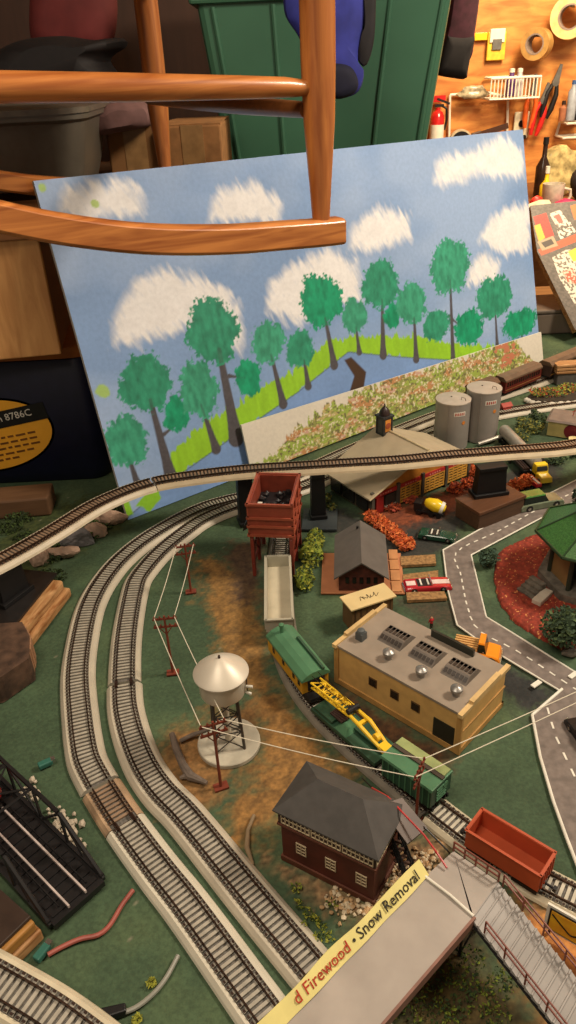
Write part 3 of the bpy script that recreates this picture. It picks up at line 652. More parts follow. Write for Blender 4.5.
# ================================================================ SIGNAL TOWER
M_mar = mat('maroon_clapboard', (86,36,24), .55, var=.15, scale=70, bump=.0002); M_roofd = mat('charcoal_shingle', (74,70,66), .7, var=.1, scale=90, bump=.0003); M_cream = mat('cream_trim', (206,186,150), .6)
sg = thing('signal_tower', 'dark red two storey signal tower with a charcoal hipped roof', 'building', (.031,.411,0), R(-32)); Ls, Ws = .086,.050; H1, H2 = .049,.0665
MB().box((0,0,H1/2),(Ls,Ws,H1)).build('lower_walls', M_mar, sg)
MB().box((0,0,(H1+H2)/2),(Ls+.003,Ws+.003,H2-H1)).build('window_band', mat('dark_brown_wood', (60,34,24), .5), sg)
b = MB().box((0,0,.003),(Ls+.003,Ws+.003,.006)).box((0,0,H1),(Ls+.005,Ws+.005,.002)); b.build('base_board', mat('brown_skirt', (96,52,34), .6), sg)
b = MB(); yy = -Ws/2-.0018
for g_ in range(3):
    x0 = -Ls/2+.002+g_*.0285; x1 = x0+.0265
    for z_ in (H1+.0035,H1+.0095,H1+.0155): b.box(((x0+x1)/2,yy,z_),(x1-x0,.0008,.0009))
    for k_ in range(8): b.box((x0+k_*(x1-x0)/7,yy,H1+.0095),(.0009,.0008,.013))
xx = Ls/2+.0018
for z_ in (H1+.0035,H1+.0095,H1+.0155): b.box((xx,0,z_),(.0008,Ws,.0009))
for k_ in range(13): b.box((xx,-Ws/2+k_*Ws/12,H1+.0095),(.0008,.0009,.013))
b.build('window_mullions', M_cream, sg)
for x in (-.024,.004,.032):
    wq = MB()
    for dx in (-.0045,0,.0045): wq.box((x+dx,-Ws/2-.0004,.026),(.0009,.001,.0135))
    for dz in (-.006,-.002,.002,.006): wq.box((x,-Ws/2-.0004,.026+dz),(.0096,.001,.0009))
    wo = wq.build('window', M_cream, sg); MB().box((x,-Ws/2-.0001,.026),(.009,.0006,.012)).build('pane', mat('dull_glass', (96,66,48), .25), wo)
b = MB(); ov = .0050; X0, Y0 = Ls/2+ov, Ws/2+ov-.001; zr = .0895; rx_ = .0205
b.add([(-X0,-Y0,H2),(X0,-Y0,H2),(X0,Y0,H2),(-X0,Y0,H2),(-rx_,0,zr),(rx_,0,zr),(-X0,-Y0,H2-.0015),(X0,-Y0,H2-.0015),(X0,Y0,H2-.0015),(-X0,Y0,H2-.0015)],
      [(0,1,5,4),(1,2,5),(2,3,4,5),(3,0,4),(0,6,7,1),(1,7,8,2),(2,8,9,3),(3,9,6,0),(9,8,7,6)]); b.build('hip_roof', M_roofd, sg)
b = MB(); b.add([(.030,.012,.074),(.060,.000,.060),(.068,.022,.059),(.042,.030,.071),(.030,.012,.0725),(.060,.000,.0585),(.068,.022,.0575),(.042,.030,.0695)], [(0,1,2,3),(7,6,5,4),(0,4,5,1),(1,5,6,2),(2,6,7,3),(3,7,4,0)])
b.build('porch_roof', mat('worn_brown_roof', (92,76,66), .5), sg)
b = MB()
for y0 in (.004,.016):
    for zz in (0,.006,.012): b.tube([(.046,y0,.040+zz),(.074,y0-.016,.006+zz)],.0009,6)
    for f_ in (0,.33,.66,1): b.tube([(.046+.028*f_,y0-.016*f_,.040-.034*f_-.002),(.046+.028*f_,y0-.016*f_,.052-.034*f_)],.0009,6)
b.build('stair_railing', M_black, sg)
b = MB()
for k_ in range(9): f_ = k_/8; b.box((.046+.028*f_,.010-.016*f_,.038-.034*f_),(.004,.013,.001), rz=-.5)
b.build('stair_treads', mat('brown_tread', (84,58,42), .6), sg)

# ================================================================ WATER TOWER
M_sil = mat('satin_silver', (206,196,176), .35, .25, var=.04)
wt_ = thing('water_tower', 'silver round water tower with a conical roof on a round white base', 'water tower', (-.0715,.545,0), R(10))
MB().lathe([(.032,0),(.032,.004),(.0312,.0048)], (0,0,0), 48).build('base', mat('dusty_white_base', (190,182,162), .6), wt_, smooth=True)
for i in range(4):
    a = R(45+90*i); MB().tube([(.020*math.cos(a),.020*math.sin(a),.0045),(.0165*math.cos(a),.0165*math.sin(a),.072)],.0015,8).build('leg', mat('gunmetal_leg', (74,68,62), .4, .4), wt_)
b = MB()
for i in range(4):
    a = R(45+90*i); c = R(135+90*i); q = lambda an, z_: (.020-.0035*(z_-.0045)/.0675) and Vector(((.0198-.0035*z_/.07)*math.cos(an),(.0198-.0035*z_/.07)*math.sin(an),z_))
    for z0,z1 in ((.006,.028),(.028,.05),(.05,.071)):
        b.tube([q(a,z0),q(c,z1)],.0006,5); b.tube([q(a,z1),q(c,z0)],.0006,5); b.tube([q(a,z1),q(c,z1)],.0007,5)
b.build('bracing', MATS['gunmetal_leg'], wt_); MB().lathe([(.0035,.004),(.0035,.072)], n=14).build('riser_pipe', M_sil, wt_, smooth=True)
MB().lathe([(.003,.0665),(.016,.0705),(.0215,.0735),(.0225,.076),(.0225,.098)], n=48).build('tank', M_sil, wt_, smooth=True)
b = MB(); b.lathe([(.0265,.097),(.0268,.0985),(.0255,.1),(.0145,.1085),(.004,.1155),(.0005,.116)], n=56); b.build('cone_roof', mat('silver_roof', (206,196,178), .4, .15, var=.03), wt_, smooth=True)
MB().lathe([(.0012,.114),(.0012,.1185),(.0004,.1195)], n=10).build('finial', M_dark, wt_)
b = MB(); 
for s in (-1,1): b.tube([(.0232,-.002*s-.004,.074),(.0232,-.002*s-.004,.097)],.0005,5)
for k_ in range(8): b.box((.0234,-.004,.0755+k_*.0028),(.0006,.004,.0005))
b.build('ladder', M_dark, wt_)
b = MB(); b.tube([(.022,-.009,.083),(.028,-.011,.083)],.0014,8); b.tube([(.021,-.010,.077),(.026,-.013,.076)],.0014,8); b.build('spout', M_white, wt_)

# ================================================================ POLES AND WIRES
M_pole = mat('rust_red_plastic', (122,56,38), .5)
def utility_pole(px, py, hgt, rz, label, arms=2, lean=0):
    p = at(px, py); o = thing('utility_pole', label, 'utility pole', (p.x, p.y, 0), rz, group='red brown utility poles strung with white thread')
    MB().tube([(0,0,0),(0,lean,hgt)], [.0016,.0012], 8).build('post', M_pole, o); MB().box((0,0,.0008),(.014,.009,.0018)).build('foot', M_pole, o)
    b = MB(); T = []
    for k_ in range(arms): b.box((0,lean,hgt-.004-.011*k_),(.026,.0016,.0022))
    for s in (-1,1):
        b.tube([(s*.006,lean,hgt-.017),(0,lean,hgt-.026)],.0006,5)
    b.build('crossarm', M_pole, o)
    q = MB()
    for k_ in range(arms):
        for dx in (-.011,-.005,.005,.011): q.lathe([(.0008,0),(.0012,.001),(.0006,.003)], (dx,lean,hgt-.003-.011*k_), 8)
    q.build('insulators', M_pole, o)
    for dx in (-.011,.011): T.append((Matrix.Translation(o.location) @ Matrix.Rotation(rz,4,'Z')) @ Vector((dx,lean,hgt-.002)))
    return T
T1 = utility_pole(191,592,.076,R(8),'farthest utility pole, nearest the coaling tower')
T2 = utility_pole(173,673,.083,R(5),'utility pole between the inner track and the dirt patch, second from the coaling tower')
T3 = utility_pole(221,787,.088,R(20),'utility pole standing in front of the water tower')
T4 = utility_pole(416,822,.074,R(60),'utility pole beside the signal tower porch roof')
M_thr = mat('white_thread', (214,204,182), .6, var=.03)
def sag(a, b, s=.004, n=14): return [a.lerp(b, i/n)-Vector((0,0,s*math.sin(math.pi*i/n))) for i in range(n+1)]
def wire(a, b, lb, s=.003): tag(MB().tube(sag(a,b,s), .00045, 6).build('overhead_wire', M_thr), lb, 'wire', 'white thread wires between the poles')
for (A0,B0,la) in ((T1,T2,'farthest and second utility poles'),(T2,T3,'second utility pole and the water tower pole'),(T3,T4,'water tower pole and the signal tower pole')):
    wire(A0[0],B0[0],'left white thread strung between the '+la); wire(A0[1],B0[1],'right white thread strung between the '+la)
E1 = Vector(at(620,672,.07)); E2 = Vector(at(620,682,.07))
wire(T4[1],E1,'upper white thread running from the signal tower pole out over the road',.001); wire(T4[0],E2,'lower white thread running from the signal tower pole out over the road',.001)
# ================================================================ STATION
A_ = Vector((.124,.974,0)); e1 = Vector((math.cos(R(33)),math.sin(R(33)),0)); e2 = Vector((-e1.y,e1.x,0)); SW, SD = .205, .104
c_ = A_+e1*SW/2+e2*SD/2
st = thing('station_building', 'long beige roofed firehouse style building with yellow brick bays and a clock cupola', 'building', (c_.x,c_.y,0), R(33))
M_sroof = mat('beige_roof', (176,160,132), .7, var=.06, scale=40); M_sdark = mat('dark_timber', (58,52,46), .5); M_syel = mat('yellow_brick', (206,152,62), .6, var=.1, scale=80)
EH, RH = .036, .080; ys = -SD/2
MB().box((0,0,EH/2),(SW-.004,SD-.004,EH)).build('walls', mat('station_wall', (96,84,68), .6), st)
b = MB(); b.add([(-SW/2,ys,EH),(SW/2,ys,EH),(0,ys,RH-.003),(-SW/2,ys+.004,EH),(SW/2,ys+.004,EH),(0,ys+.004,RH-.003)], [(0,1,2),(5,4,3),(0,3,4,1),(1,4,5,2),(2,5,3,0)]); b.build('gable', mat('ochre_gable', (196,128,46), .6), st)
b = MB()
for s in (-1,1):
    o1_ = SW/2+.008; hz = EH-.004; t_ = .0025
    b.hexa([(s*o1_,ys-.006,hz),(0,ys-.010,RH),(0,SD/2+.004,RH),(s*o1_,SD/2+.004,hz),(s*o1_,ys-.006,hz+t_),(0,ys-.010,RH+t_),(0,SD/2+.004,RH+t_),(s*o1_,SD/2+.004,hz+t_)])
b.build('gable_roof', M_sroof, st)
b = MB(); b.tube([(0,ys-.0105,RH+.002),(0,SD/2+.004,RH+.002)],.0022,8)
for s in (-1,1): b.tube([(0,ys-.0105,RH+.001),(s*(SW/2+.008),ys-.0065,EH-.003)],.0015,6)
b.build('ridge_cap', mat('pale_roof_edge', (196,178,140), .6), st)
for i in range(5):
    x = -SW/2+.002+i*(SW-.004)/4; MB().box((x,ys-.001,(EH+.004)/2),(.005,.005,EH+.004)).build('pillar', mat('pillar_grey', (86,82,72), .5), st)
bw = (SW-.004)/4
for i in range(4):
    x = -SW/2+.002+(i+.5)*bw
    MB().box((x,ys-.0008,EH-.0035),(bw-.006,.002,.007)).build('sign_strip', mat('rose_red_sign', (186,52,48), .5), st)
    q = MB()
    for k_ in range(5): q.box((x-.010+k_*.005,ys-.002,EH-.0035),(.0028,.0006,.0022))
    q.build('sign_marks', mat('pink_letter', (220,140,130), .5), st)
    if i == 0:
        MB().box((x-.011,ys-.001,.0145),(.014,.0025,.027)).build('door', mat('red_door', (150,36,32), .5), st)
        MB().box((x+.010,ys-.001,.018),(.020,.002,.018)).build('window', M_sdark, st); MB().box((x+.010,ys-.0015,.0075),(.022,.0025,.003)).build('window_sill', mat('pale_sill', (170,160,140), .6), st)
    else:
        MB().box((x,ys,.016),(bw-.007,.002,.026)).build('brick_panel', M_sdark, st); q = MB()
        for r_ in range(6): q.box((x,ys-.0014,.0045+r_*.0048),(bw-.008,.0016,.0023))
        for k_ in range(5): q.box((x-(bw-.010)/2+k_*(bw-.010)/4,ys-.0014,.0165),(.0026,.0015,.026))
        q.build('window_grid', M_syel, st)
for i in range(3):
    y = ys+.02+i*.032; MB().box((-SW/2-.0005,y,.018),(.003,.026,.024)).build('window', mat('dark_bay_window', (44,42,40), .25), st)
cp = Vector((.150,1.045,0)); lc_ = (Matrix.Translation(c_) @ Matrix.Rotation(R(33),4,'Z')).inverted() @ Vector((*at(384,437,.070)[:2],0))
cx0, cy0 = lc_.x, lc_.y; zc = .067
b = MB().box((cx0,cy0,zc+.020),(.017,.017,.040)); cu = b.build('cupola', mat('cupola_grey', (74,72,70), .5), st)
b = MB().box((cx0,cy0,zc+.0405),(.022,.022,.003)).box((cx0,cy0,zc+.010),(.019,.019,.004))
for sx in (-1,1):
    for sy in (-1,1): b.box((cx0+sx*.008,cy0+sy*.008,zc+.020),(.003,.003,.040))
b.build('cupola_trim', mat('cupola_dark', (52,52,52), .5), cu)
MB().lathe([(.0088,0),(.0085,.004),(.0068,.0085),(.004,.012),(.0014,.014),(.001,.018),(.0003,.019)], (cx0,cy0,zc+.042), 22).build('dome', mat('dark_brown_dome', (58,42,38), .4), cu, smooth=True)
b = MB(); b.box((cx0,cy0-.0086,zc+.026),(.011,.001,.020)); b.box((cx0+.0086,cy0,zc+.026),(.001,.011,.020)); b.build('cupola_panel', mat('amber_panel', (216,140,60), .5), cu)
MB().lathe([(.0048,0),(.0048,.0008)], (cx0,cy0-.0091,zc+.026), 18, axis=(0,-1,0)).build('clock_face', mat('clock_orange', (170,84,52), .5), cu)
# storage tanks
M_tank = mat('tank_grey', (150,142,134), .45, .15, var=.06, scale=30); M_tred = mat('label_red', (186,60,44), .5)
for i, (x, y, hh) in enumerate([(.292,1.206,.086),(.350,1.229,.094)]):
    tk_ = thing('storage_tank', ['tall grey cylindrical storage tank beside the cupola roof, the shorter one','taller grey cylindrical storage tank, the one next to the curving rear track'][i], 'storage tank', (x,y,0), R(-20), 'pair of grey oil storage tanks')
    MB().lathe([(.0295,0),(.0295,hh-.002)], n=56).build('shell', M_tank, tk_, smooth=True)
    MB().lathe([(.0300,hh-.0025),(.0300,hh-.0005),(.0285,hh),(.001,hh+.0012)], n=56).build('roof', mat('tank_roof_grey', (176,164,150), .5, var=.06), tk_, smooth=True)
    b = MB(); b.lathe([(.0014,0),(.0014,.002)], (-.004,.003,hh), 10); b.tube([(.014,-.005,hh+.0005),(.014,-.005,hh+.005),(.020,-.008,hh+.005),(.022,-.009,hh)], .0005, 5); b.build('roof_hatch', M_dark, tk_)
    def curved(a0, a1, z0, z1, r): 
        vs = []; n = 8
        for k_ in range(n+1):
            a = a0+(a1-a0)*k_/n; vs += [(r*math.cos(a), r*math.sin(a), z0), (r*math.cos(a), r*math.sin(a), z1)]
        return vs, [(2*k_,2*k_+2,2*k_+3,2*k_+1) for k_ in range(n)]
    v_, f_ = curved(R(-78),R(-38),hh-.022,hh-.014,.0298); lbl = MB().add(v_,f_).build('label_plate', M_white, tk_)
    b = MB()
    for k_ in range(5): v_, f_ = curved(R(-74+k_*7),R(-70+k_*7),hh-.0205,hh-.0155,.0301); b.add(v_,f_)
    b.build('label_marks', M_tred, lbl)
    MB().lathe([(.0032,0),(.0032,.0008)], (.0293*math.cos(R(-42)),.0293*math.sin(R(-42)),hh-.035), 16, axis=(math.cos(R(-42)),math.sin(R(-42)),0)).build('emblem', mat('emblem_orange', (214,130,50), .5), tk_)
    b = MB(); 
    for s_ in (-1,1): b.box((.0298*math.cos(R(-95+s_*2)),.0298*math.sin(R(-95+s_*2)),hh/2),(.0008,.0008,hh))
    b.build('ladder', M_tank, tk_)

# ================================================================ BROWN SHED, PLATFORM, CREAM SHED
M_plat = mat('terracotta_card', (188,124,84), .7, var=.08, scale=50)
def zz_box(name, label, cat, pxs, z0, z1, m): 
    o = MB().prism(pp(pxs), z0, z1).build(name, m, None, bevel=.0004); tag(o, label, cat); return o
shd = thing('brick_shed', 'small dark red brick shed with a grey gabled roof on a terracotta platform', 'building', (.0935,.832,.003), R(-5))
MB().box((.002,-.004,-.0012),(.108,.092,.0022)).build('platform', M_plat, shd, bevel=.0004)
Lx, Ly, eh, rh = .058, .090, .026, .046
b = MB(); b.box((0,0,eh/2),(Lx,Ly,eh)); 
for s in (-1,1): b.add([(-Lx/2,s*Ly/2,eh),(Lx/2,s*Ly/2,eh),(0,s*Ly/2,rh-.002)], [(0,1,2) if s<0 else (2,1,0)])
b.build('walls', mat('dark_brick', (92,44,32), .65, var=.2, scale=140, bump=.0003), shd)
b = MB(); xo = Lx/2+.006; ez = eh-.0045
for s in (-1,1): b.hexa([(s*xo,-Ly/2-.006,ez),(0,-Ly/2-.006,rh),(0,Ly/2+.006,rh),(s*xo,Ly/2+.006,ez),(s*xo,-Ly/2-.006,ez+.002),(0,-Ly/2-.006,rh+.002),(0,Ly/2+.006,rh+.002),(s*xo,Ly/2+.006,ez+.002)])
b.build('gable_roof', mat('grey_slate_roof', (98,92,86), .6, var=.08, scale=60), shd)
for x in (-.018,-.009,0,.009,.018): MB().box((x,-Ly/2-.0004,.017),(.0048,.001,.009)).build('window', mat('black_glass', (34,26,22), .2), shd)
MB().lathe([(.0016,0),(.0016,.005)], (-.004,.034,rh-.002), 10).build('roof_vent', M_black, shd)
b = MB()
for k_ in range(4): b.box((.0455,-.037+k_*.0245,.0003),(.012,.0225,.0030), rz=.02*(-1)**k_)
b.build('boardwalk', mat('orange_boardwalk', (196,138,90), .6, var=.1), shd)
c_ = (Vector(at(339,597,.036))+Vector(at(397,596,.036)))/2
cs = thing('cream_roof_shed', 'small wooden shed with a flat cream roof bearing a scribble, behind the tan warehouse', 'shed', (c_.x,c_.y,0), R(23))
MB().box((0,0,.017),(.056,.025,.034)).build('walls', mat('weathered_board', (112,84,52), .6), cs)
MB().box((0,0,.0352),(.062,.030,.0024)).build('roof', mat('cream_card', (214,190,136), .6, var=.06, scale=30), cs, bevel=.0004)
sq = [(-.012,-.004),(-.009,.003),(-.006,-.004),(-.007,.002),(-.002,-.003),(.0,.004),(.001,-.004),(.004,.001),(.003,-.003),(.007,-.001),(.010,.004),(.009,-.004),(.015,.001)]
MB().tube([(x,y,.0366) for x,y in spline([(x,y,0) for x,y in sq],.001) for _ in [0]] if False else [(p.x,p.y,.0366) for p in spline([(x,y,0) for x,y in sq],.0008)], .00035, 5).build('scribble', mat('ink_brown', (70,54,38), .6), cs)
b = MB()
for k_ in range(7): b.box((-.024+k_*.008,-.0127,.017),(.0008,.0008,.032))
b.build('battens', M_blk, cs)
# planks
M_cork = mat('cork_strip', (168,128,80), .8, var=.25, scale=220, bump=.0004)
for i,(q,lb) in enumerate([([(400,559),(435,557),(436,566),(401,568)],'tan cork strip lying nearest the orange shrub'),([(403,577),(438,573),(438,580),(403,584)],'tan cork strip lying behind the red convertible'),([(406,595),(444,594),(447,601),(407,603)],'tan cork strip lying in front of the red convertible')]):
    zz_box('cork_strip', lb, 'strip', q, .0003, .0045, M_cork)['group'] = 'cork parking strips beside the boardwalk'

# ================================================================ CARS
def car(name, label, px, py, rz, L, Wd, H, body, top=None, kind='sedan', cat='car', hood=None, stripe=None, z0=0.0):
    p = at(px, py); o = thing(name, label, cat, (p.x,p.y,z0), rz); top = top or body
    wr = H*.24; gz = wr*.55; bh = H*.56
    prof = [(-.5,.30),(-.5,.75),(-.46,.95),(-.2,1.0),(.12,1.0),(.30,.95),(.46,.86),(.5,.62),(.5,.30)]
    b = MB(); n = len(prof)
    for s,w_ in ((0,1),):
        rows = []
        for yy_, k_ in ((-Wd/2,.86),(-Wd/2*.9,1.0),(Wd/2*.9,1.0),(Wd/2,.86)):
            rows.append([(x*L*(.985 if k_ < 1 else 1), yy_, gz+(bh-gz)*((zz_-.3)/.7)*k_) for x,zz_ in prof])
        vs = [v for r_ in rows for v in r_]; fs = []
        for j in range(3):
            for i in range(n): fs.append((j*n+i,(j+1)*n+i,(j+1)*n+(i+1)%n,j*n+(i+1)%n))
        fs += [tuple(range(n)), tuple(range(4*n-1,3*n-1,-1))]; b.add(vs, fs)
    b.build('body', body, o, smooth=True)
    if kind in ('sedan','wagon','pickup'):
        x0,x1 = {'sedan':(-.22,.16),'wagon':(-.44,.14),'pickup':(.0,.20)}[kind]; r0,r1 = {'sedan':(-.14,.07),'wagon':(-.41,.05),'pickup':(.02,.14)}[kind]
        MB().hexa([(x0*L,-Wd*.43,bh*.97),(x1*L,-Wd*.43,bh*.97),(x1*L,Wd*.43,bh*.97),(x0*L,Wd*.43,bh*.97),(r0*L,-Wd*.36,H),(r1*L,-Wd*.36,H),(r1*L,Wd*.36,H),(r0*L,Wd*.36,H)]).build('windows', mat('car_glass', (30,34,32), .12, spec=.7), o)
        MB().hexa([((r0-.01)*L,-Wd*.38,H-.0003),((r1+.01)*L,-Wd*.38,H-.0003),((r1+.01)*L,Wd*.38,H-.0003),((r0-.01)*L,Wd*.38,H-.0003),(r0*L,-Wd*.34,H*1.05),(r1*L,-Wd*.34,H*1.05),(r1*L,Wd*.34,H*1.05),(r0*L,Wd*.34,H*1.05)]).build('roof', top, o)
    if kind == 'convertible':
        MB().box((-.08*L,0,bh*.99),(L*.30,Wd*.72,bh*.10)).build('interior', mat('dark_interior', (40,32,30), .6), o)
        q = MB()
        for xx in (-.15,-.0): q.box((xx*L,0,bh*1.06),(L*.035,Wd*.6,bh*.22))
        q.build('seats', top, o)
        q = MB().tube([(.09*L,-Wd*.38,bh),(.05*L,-Wd*.36,H*.95),(.05*L,Wd*.36,H*.95),(.09*L,Wd*.38,bh)],.0005,5); q.build('windshield_frame', mat('chrome', (200,196,188), .15, .9), o)
    if stripe: MB().hexa([(.10*L,-Wd*.2,bh*.93),(.485*L,-Wd*.2,bh*.80),(.485*L,Wd*.2,bh*.80),(.10*L,Wd*.2,bh*.93),(.10*L,-Wd*.2,bh*1.02),(.47*L,-Wd*.2,bh*.93),(.47*L,Wd*.2,bh*.93),(.10*L,Wd*.2,bh*1.02)]).build('bonnet_stripe', stripe, o); MB().box((-.36*L,0,bh*1.0),(L*.2,Wd*.42,bh*.05)).build('boot_stripe', stripe, o)
    for sx in (-.31,.31):
        for s in (-1,1):
            wl = MB().lathe([(wr*.6,-.0012),(wr,-.0010),(wr,.0010),(wr*.6,.0012)], (sx*L,s*Wd*.47,wr), 16, axis=(0,1,0)).build('wheel', M_black, o)
            MB().lathe([(wr*.45,0),(wr*.3,.0006)], (sx*L,s*(Wd*.47+.0012),wr), 12, axis=(0,s,0)).build('hubcap', mat('chrome', (200,196,188), .15, .9), wl)
    for s in (-1,1):
        MB().box((s*(L*.5+.0006),0,gz+bh*.12),(.0018,Wd*.92,.0020)).build('bumper', mat('chrome', (200,196,188), .15, .9), o, bevel=.0004)
    q = MB()
    for s in (-1,1): q.lathe([(.0013,0),(.0010,.0008)], (L*.488,s*Wd*.34,bh*.68), 10, axis=(1,0,0))
    q.build('headlights', mat('lamp_glass', (230,220,190), .15), o); return o
M_carred = mat('crimson_gloss', (176,36,48), .2, coat=.6, var=.03); M_cardg = mat('bottle_green_gloss', (30,66,48), .2, coat=.6, var=.03); M_cgreen = mat('sage_green_gloss', (104,128,84), .25, coat=.5, var=.03)
M_caror = mat('orange_gloss', (236,140,28), .3, coat=.4, var=.03); M_caryel = mat('bright_yellow_gloss', (234,198,36), .3, coat=.4, var=.03)
car('convertible', 'crimson toy convertible with white stripes parked between the cork strips', 427,588, R(2), .060,.022,.017, M_carred, M_white, 'convertible', stripe=mat('soft_white_paint', (228,206,198), .35))
car('convertible', 'dark green toy convertible with white seats parked near the orange shrub', 437,538, R(-20), .052,.021,.016, M_cardg, M_white, 'convertible')
car('estate_car', 'sage green toy estate car driving along the road by the wooden block', 538,506, R(14), .072,.026,.024, mat('grey_green_gloss', (112,122,98), .25, coat=.5), mat('meadow_green_gloss', (70,124,60), .25, coat=.5), 'wagon')
pk = car('pickup_truck', 'orange toy pickup truck with slatted bed behind the tan warehouse', 477,656, R(-22), .052,.026,.026, M_caror, M_caror, 'pickup', cat='truck')
b = MB()
for k_ in range(6): b.box((-.0015-.0035*0-.012,-.010+k_*.004,.0165),(.026,.0022,.0015))
b.build('bed_slats', mat('tan_slats', (206,160,96), .6), pk)
car('parked_car', 'black and white toy car at the right picture edge below the road bend', 587,742, R(100), .055,.022,.018, M_black, M_white, 'sedan')
# dark vehicle with barrel
p = at(432,514); mx_ = thing('mixer_truck', 'small toy truck with a white ringed yellow drum before the yellow brick bays', 'truck', (p.x,p.y,0), R(155))
b = MB().box((.004,0,.0055),(.044,.016,.004)); b.box((.021,0,.013),(.012,.016,.013)); b.build('cab', M_black, mx_, bevel=.0008)
MB().lathe([(.0045,-.016),(.0085,-.012),(.0105,0),(.0075,.012),(.004,.016)], (-.004,0,.016), 24, axis=(1,0,.25)).build('drum', M_caryel, mx_, smooth=True)
MB().lathe([(.0088,-.0135),(.0094,-.0115),(.0098,-.009),(.0092,-.0085)], (-.004,0,.016), 24, axis=(1,0,.25)).build('drum_ring', M_white, mx_, smooth=True)
for x in (-.012,.0,.019):
    for s in (-1,1): MB().lathe([(.002,-.001),(.0042,-.001),(.0042,.001),(.002,.001)], (x,s*.009,.0042), 14, axis=(0,1,0)).build('wheel', M_black, mx_)
# small yellow forklift
p = at(500,488); fl = thing('forklift', 'small mustard yellow toy loader beside the big black pier', 'loader', (p.x,p.y+.02,0), R(60))
MB().hexa([(-.010,-.006,.003),(.008,-.006,.003),(.008,.006,.003),(-.010,.006,.003),(-.008,-.005,.011),(.002,-.005,.013),(.002,.005,.013),(-.008,.005,.011)]).build('body', mat('loader_yellow', (216,156,48), .5), fl)
b = MB()
for s in (-1,1): b.tube([(.004,s*.005,.008),(.012,s*.005,.018),(.017,s*.005,.010)],.001,6)
b.box((.018,0,.008),(.004,.014,.007)); b.build('lift_arm', mat('loader_yellow', (216,156,48), .5), fl)
for x in (-.006,.005):
    for s in (-1,1): MB().lathe([(.0038,-.001),(.0038,.001)], (x,s*.0068,.0038), 14, axis=(0,1,0)).build('wheel', M_black, fl)
# tanker truck with yellow cab
a0 = at(543,482); a1 = at(505,442); dv = (a1-a0); an = math.atan2(dv.y,dv.x)
tt = thing('tanker_truck', 'toy tanker truck with a bright yellow cab and long silver tank', 'truck', (a0.x,a0.y,0), an); Lt = dv.length
b = MB(); b.hexa([(-.012,-.010,.004),(.010,-.010,.004),(.010,.010,.004),(-.012,.010,.004),(-.011,-.009,.013),(.010,-.009,.014),(.010,.009,.014),(-.011,.009,.013)]); b.build('bonnet', M_caryel, tt, bevel=.0012)
b = MB(); b.hexa([(.006,-.011,.010),(.022,-.011,.010),(.022,.011,.010),(.006,.011,.010),(.010,-.010,.026),(.021,-.010,.026),(.021,.010,.026),(.010,.010,.026)]); b.build('cab', M_caryel, tt, bevel=.0012)
MB().hexa([(.0065,-.009,.0165),(.0085,-.009,.0165),(.0085,.009,.0165),(.0065,.009,.0165),(.0085,-.0085,.0235),(.0105,-.0085,.0235),(.0105,.0085,.0235),(.0085,.0085,.0235)]).build('windshield', mat('car_glass',(0,0,0)), tt)
MB().lathe([(.004,0),(.0095,.003),(.0105,.006),(.0105,Lt-.02),(.0095,Lt-.016),(.004,Lt-.013)], (.026,0,.019), 28, axis=(1,0,0)).build('tank', mat('brushed_silver', (170,164,152), .35, .4), tt, smooth=True)
MB().box((Lt/2+.01,0,.0075),(Lt-.0,.012,.003)).build('chassis', M_black, tt)
for x in (-.004,.030,Lt-.012,Lt):
    for s in (-1,1): MB().lathe([(.0025,-.0015),(.0048,-.0015),(.0048,.0015),(.0025,.0015)], (x,s*.0095,.0048), 16, axis=(0,1,0)).build('wheel', M_black, tt)
MB().box((.012,-.0115,.007),(.018,.001,.005)).build('side_step', M_white, tt)
# black and red trailers beside it
p = at(521,471); bt = thing('log_trailer', 'low black toy trailer parked beside the tanker truck', 'trailer', (p.x,p.y,0), an)
MB().box((.01,0,.009),(.06,.012,.004)).build('deck', M_black, bt, bevel=.0005); q = MB()
for k_ in range(3): q.tube([(-.018,-.004+k_*.004,.0125),(.038,-.004+k_*.004,.0125)],.0019,8)
q.build('pipe_load', M_dark, bt)
for x in (-.012,.03):
    for s in (-1,1): MB().lathe([(.0036,-.001),(.0036,.001)], (x,s*.007,.0036), 14, axis=(0,1,0)).build('wheel', M_black, bt)
p = at(534,487); rb = thing('trailer', 'tiny red and white toy trailer between the green estate car and the yellow cab', 'trailer', (p.x,p.y,0), an+.1)
MB().box((0,0,.009),(.026,.010,.006)).build('box', M_carred, rb, bevel=.0006); MB().box((0,.0,.0128),(.024,.0035,.001)).build('stripe', M_white, rb)
for x in (-.008,.008): MB().lathe([(.003,-.005),(.003,.005)], (x,0,.003), 12, axis=(0,1,0)).build('wheel', M_black, rb)
# silver pipe / conveyor
MB_ = MB().tube([at(478,444,.004),at(502,436,.012)], .0035, 12); tag(MB_.build('steel_pipe', mat('brushed_silver',(0,0,0))), 'short silver pipe lying between the right storage tank and the tanker truck', 'pipe')

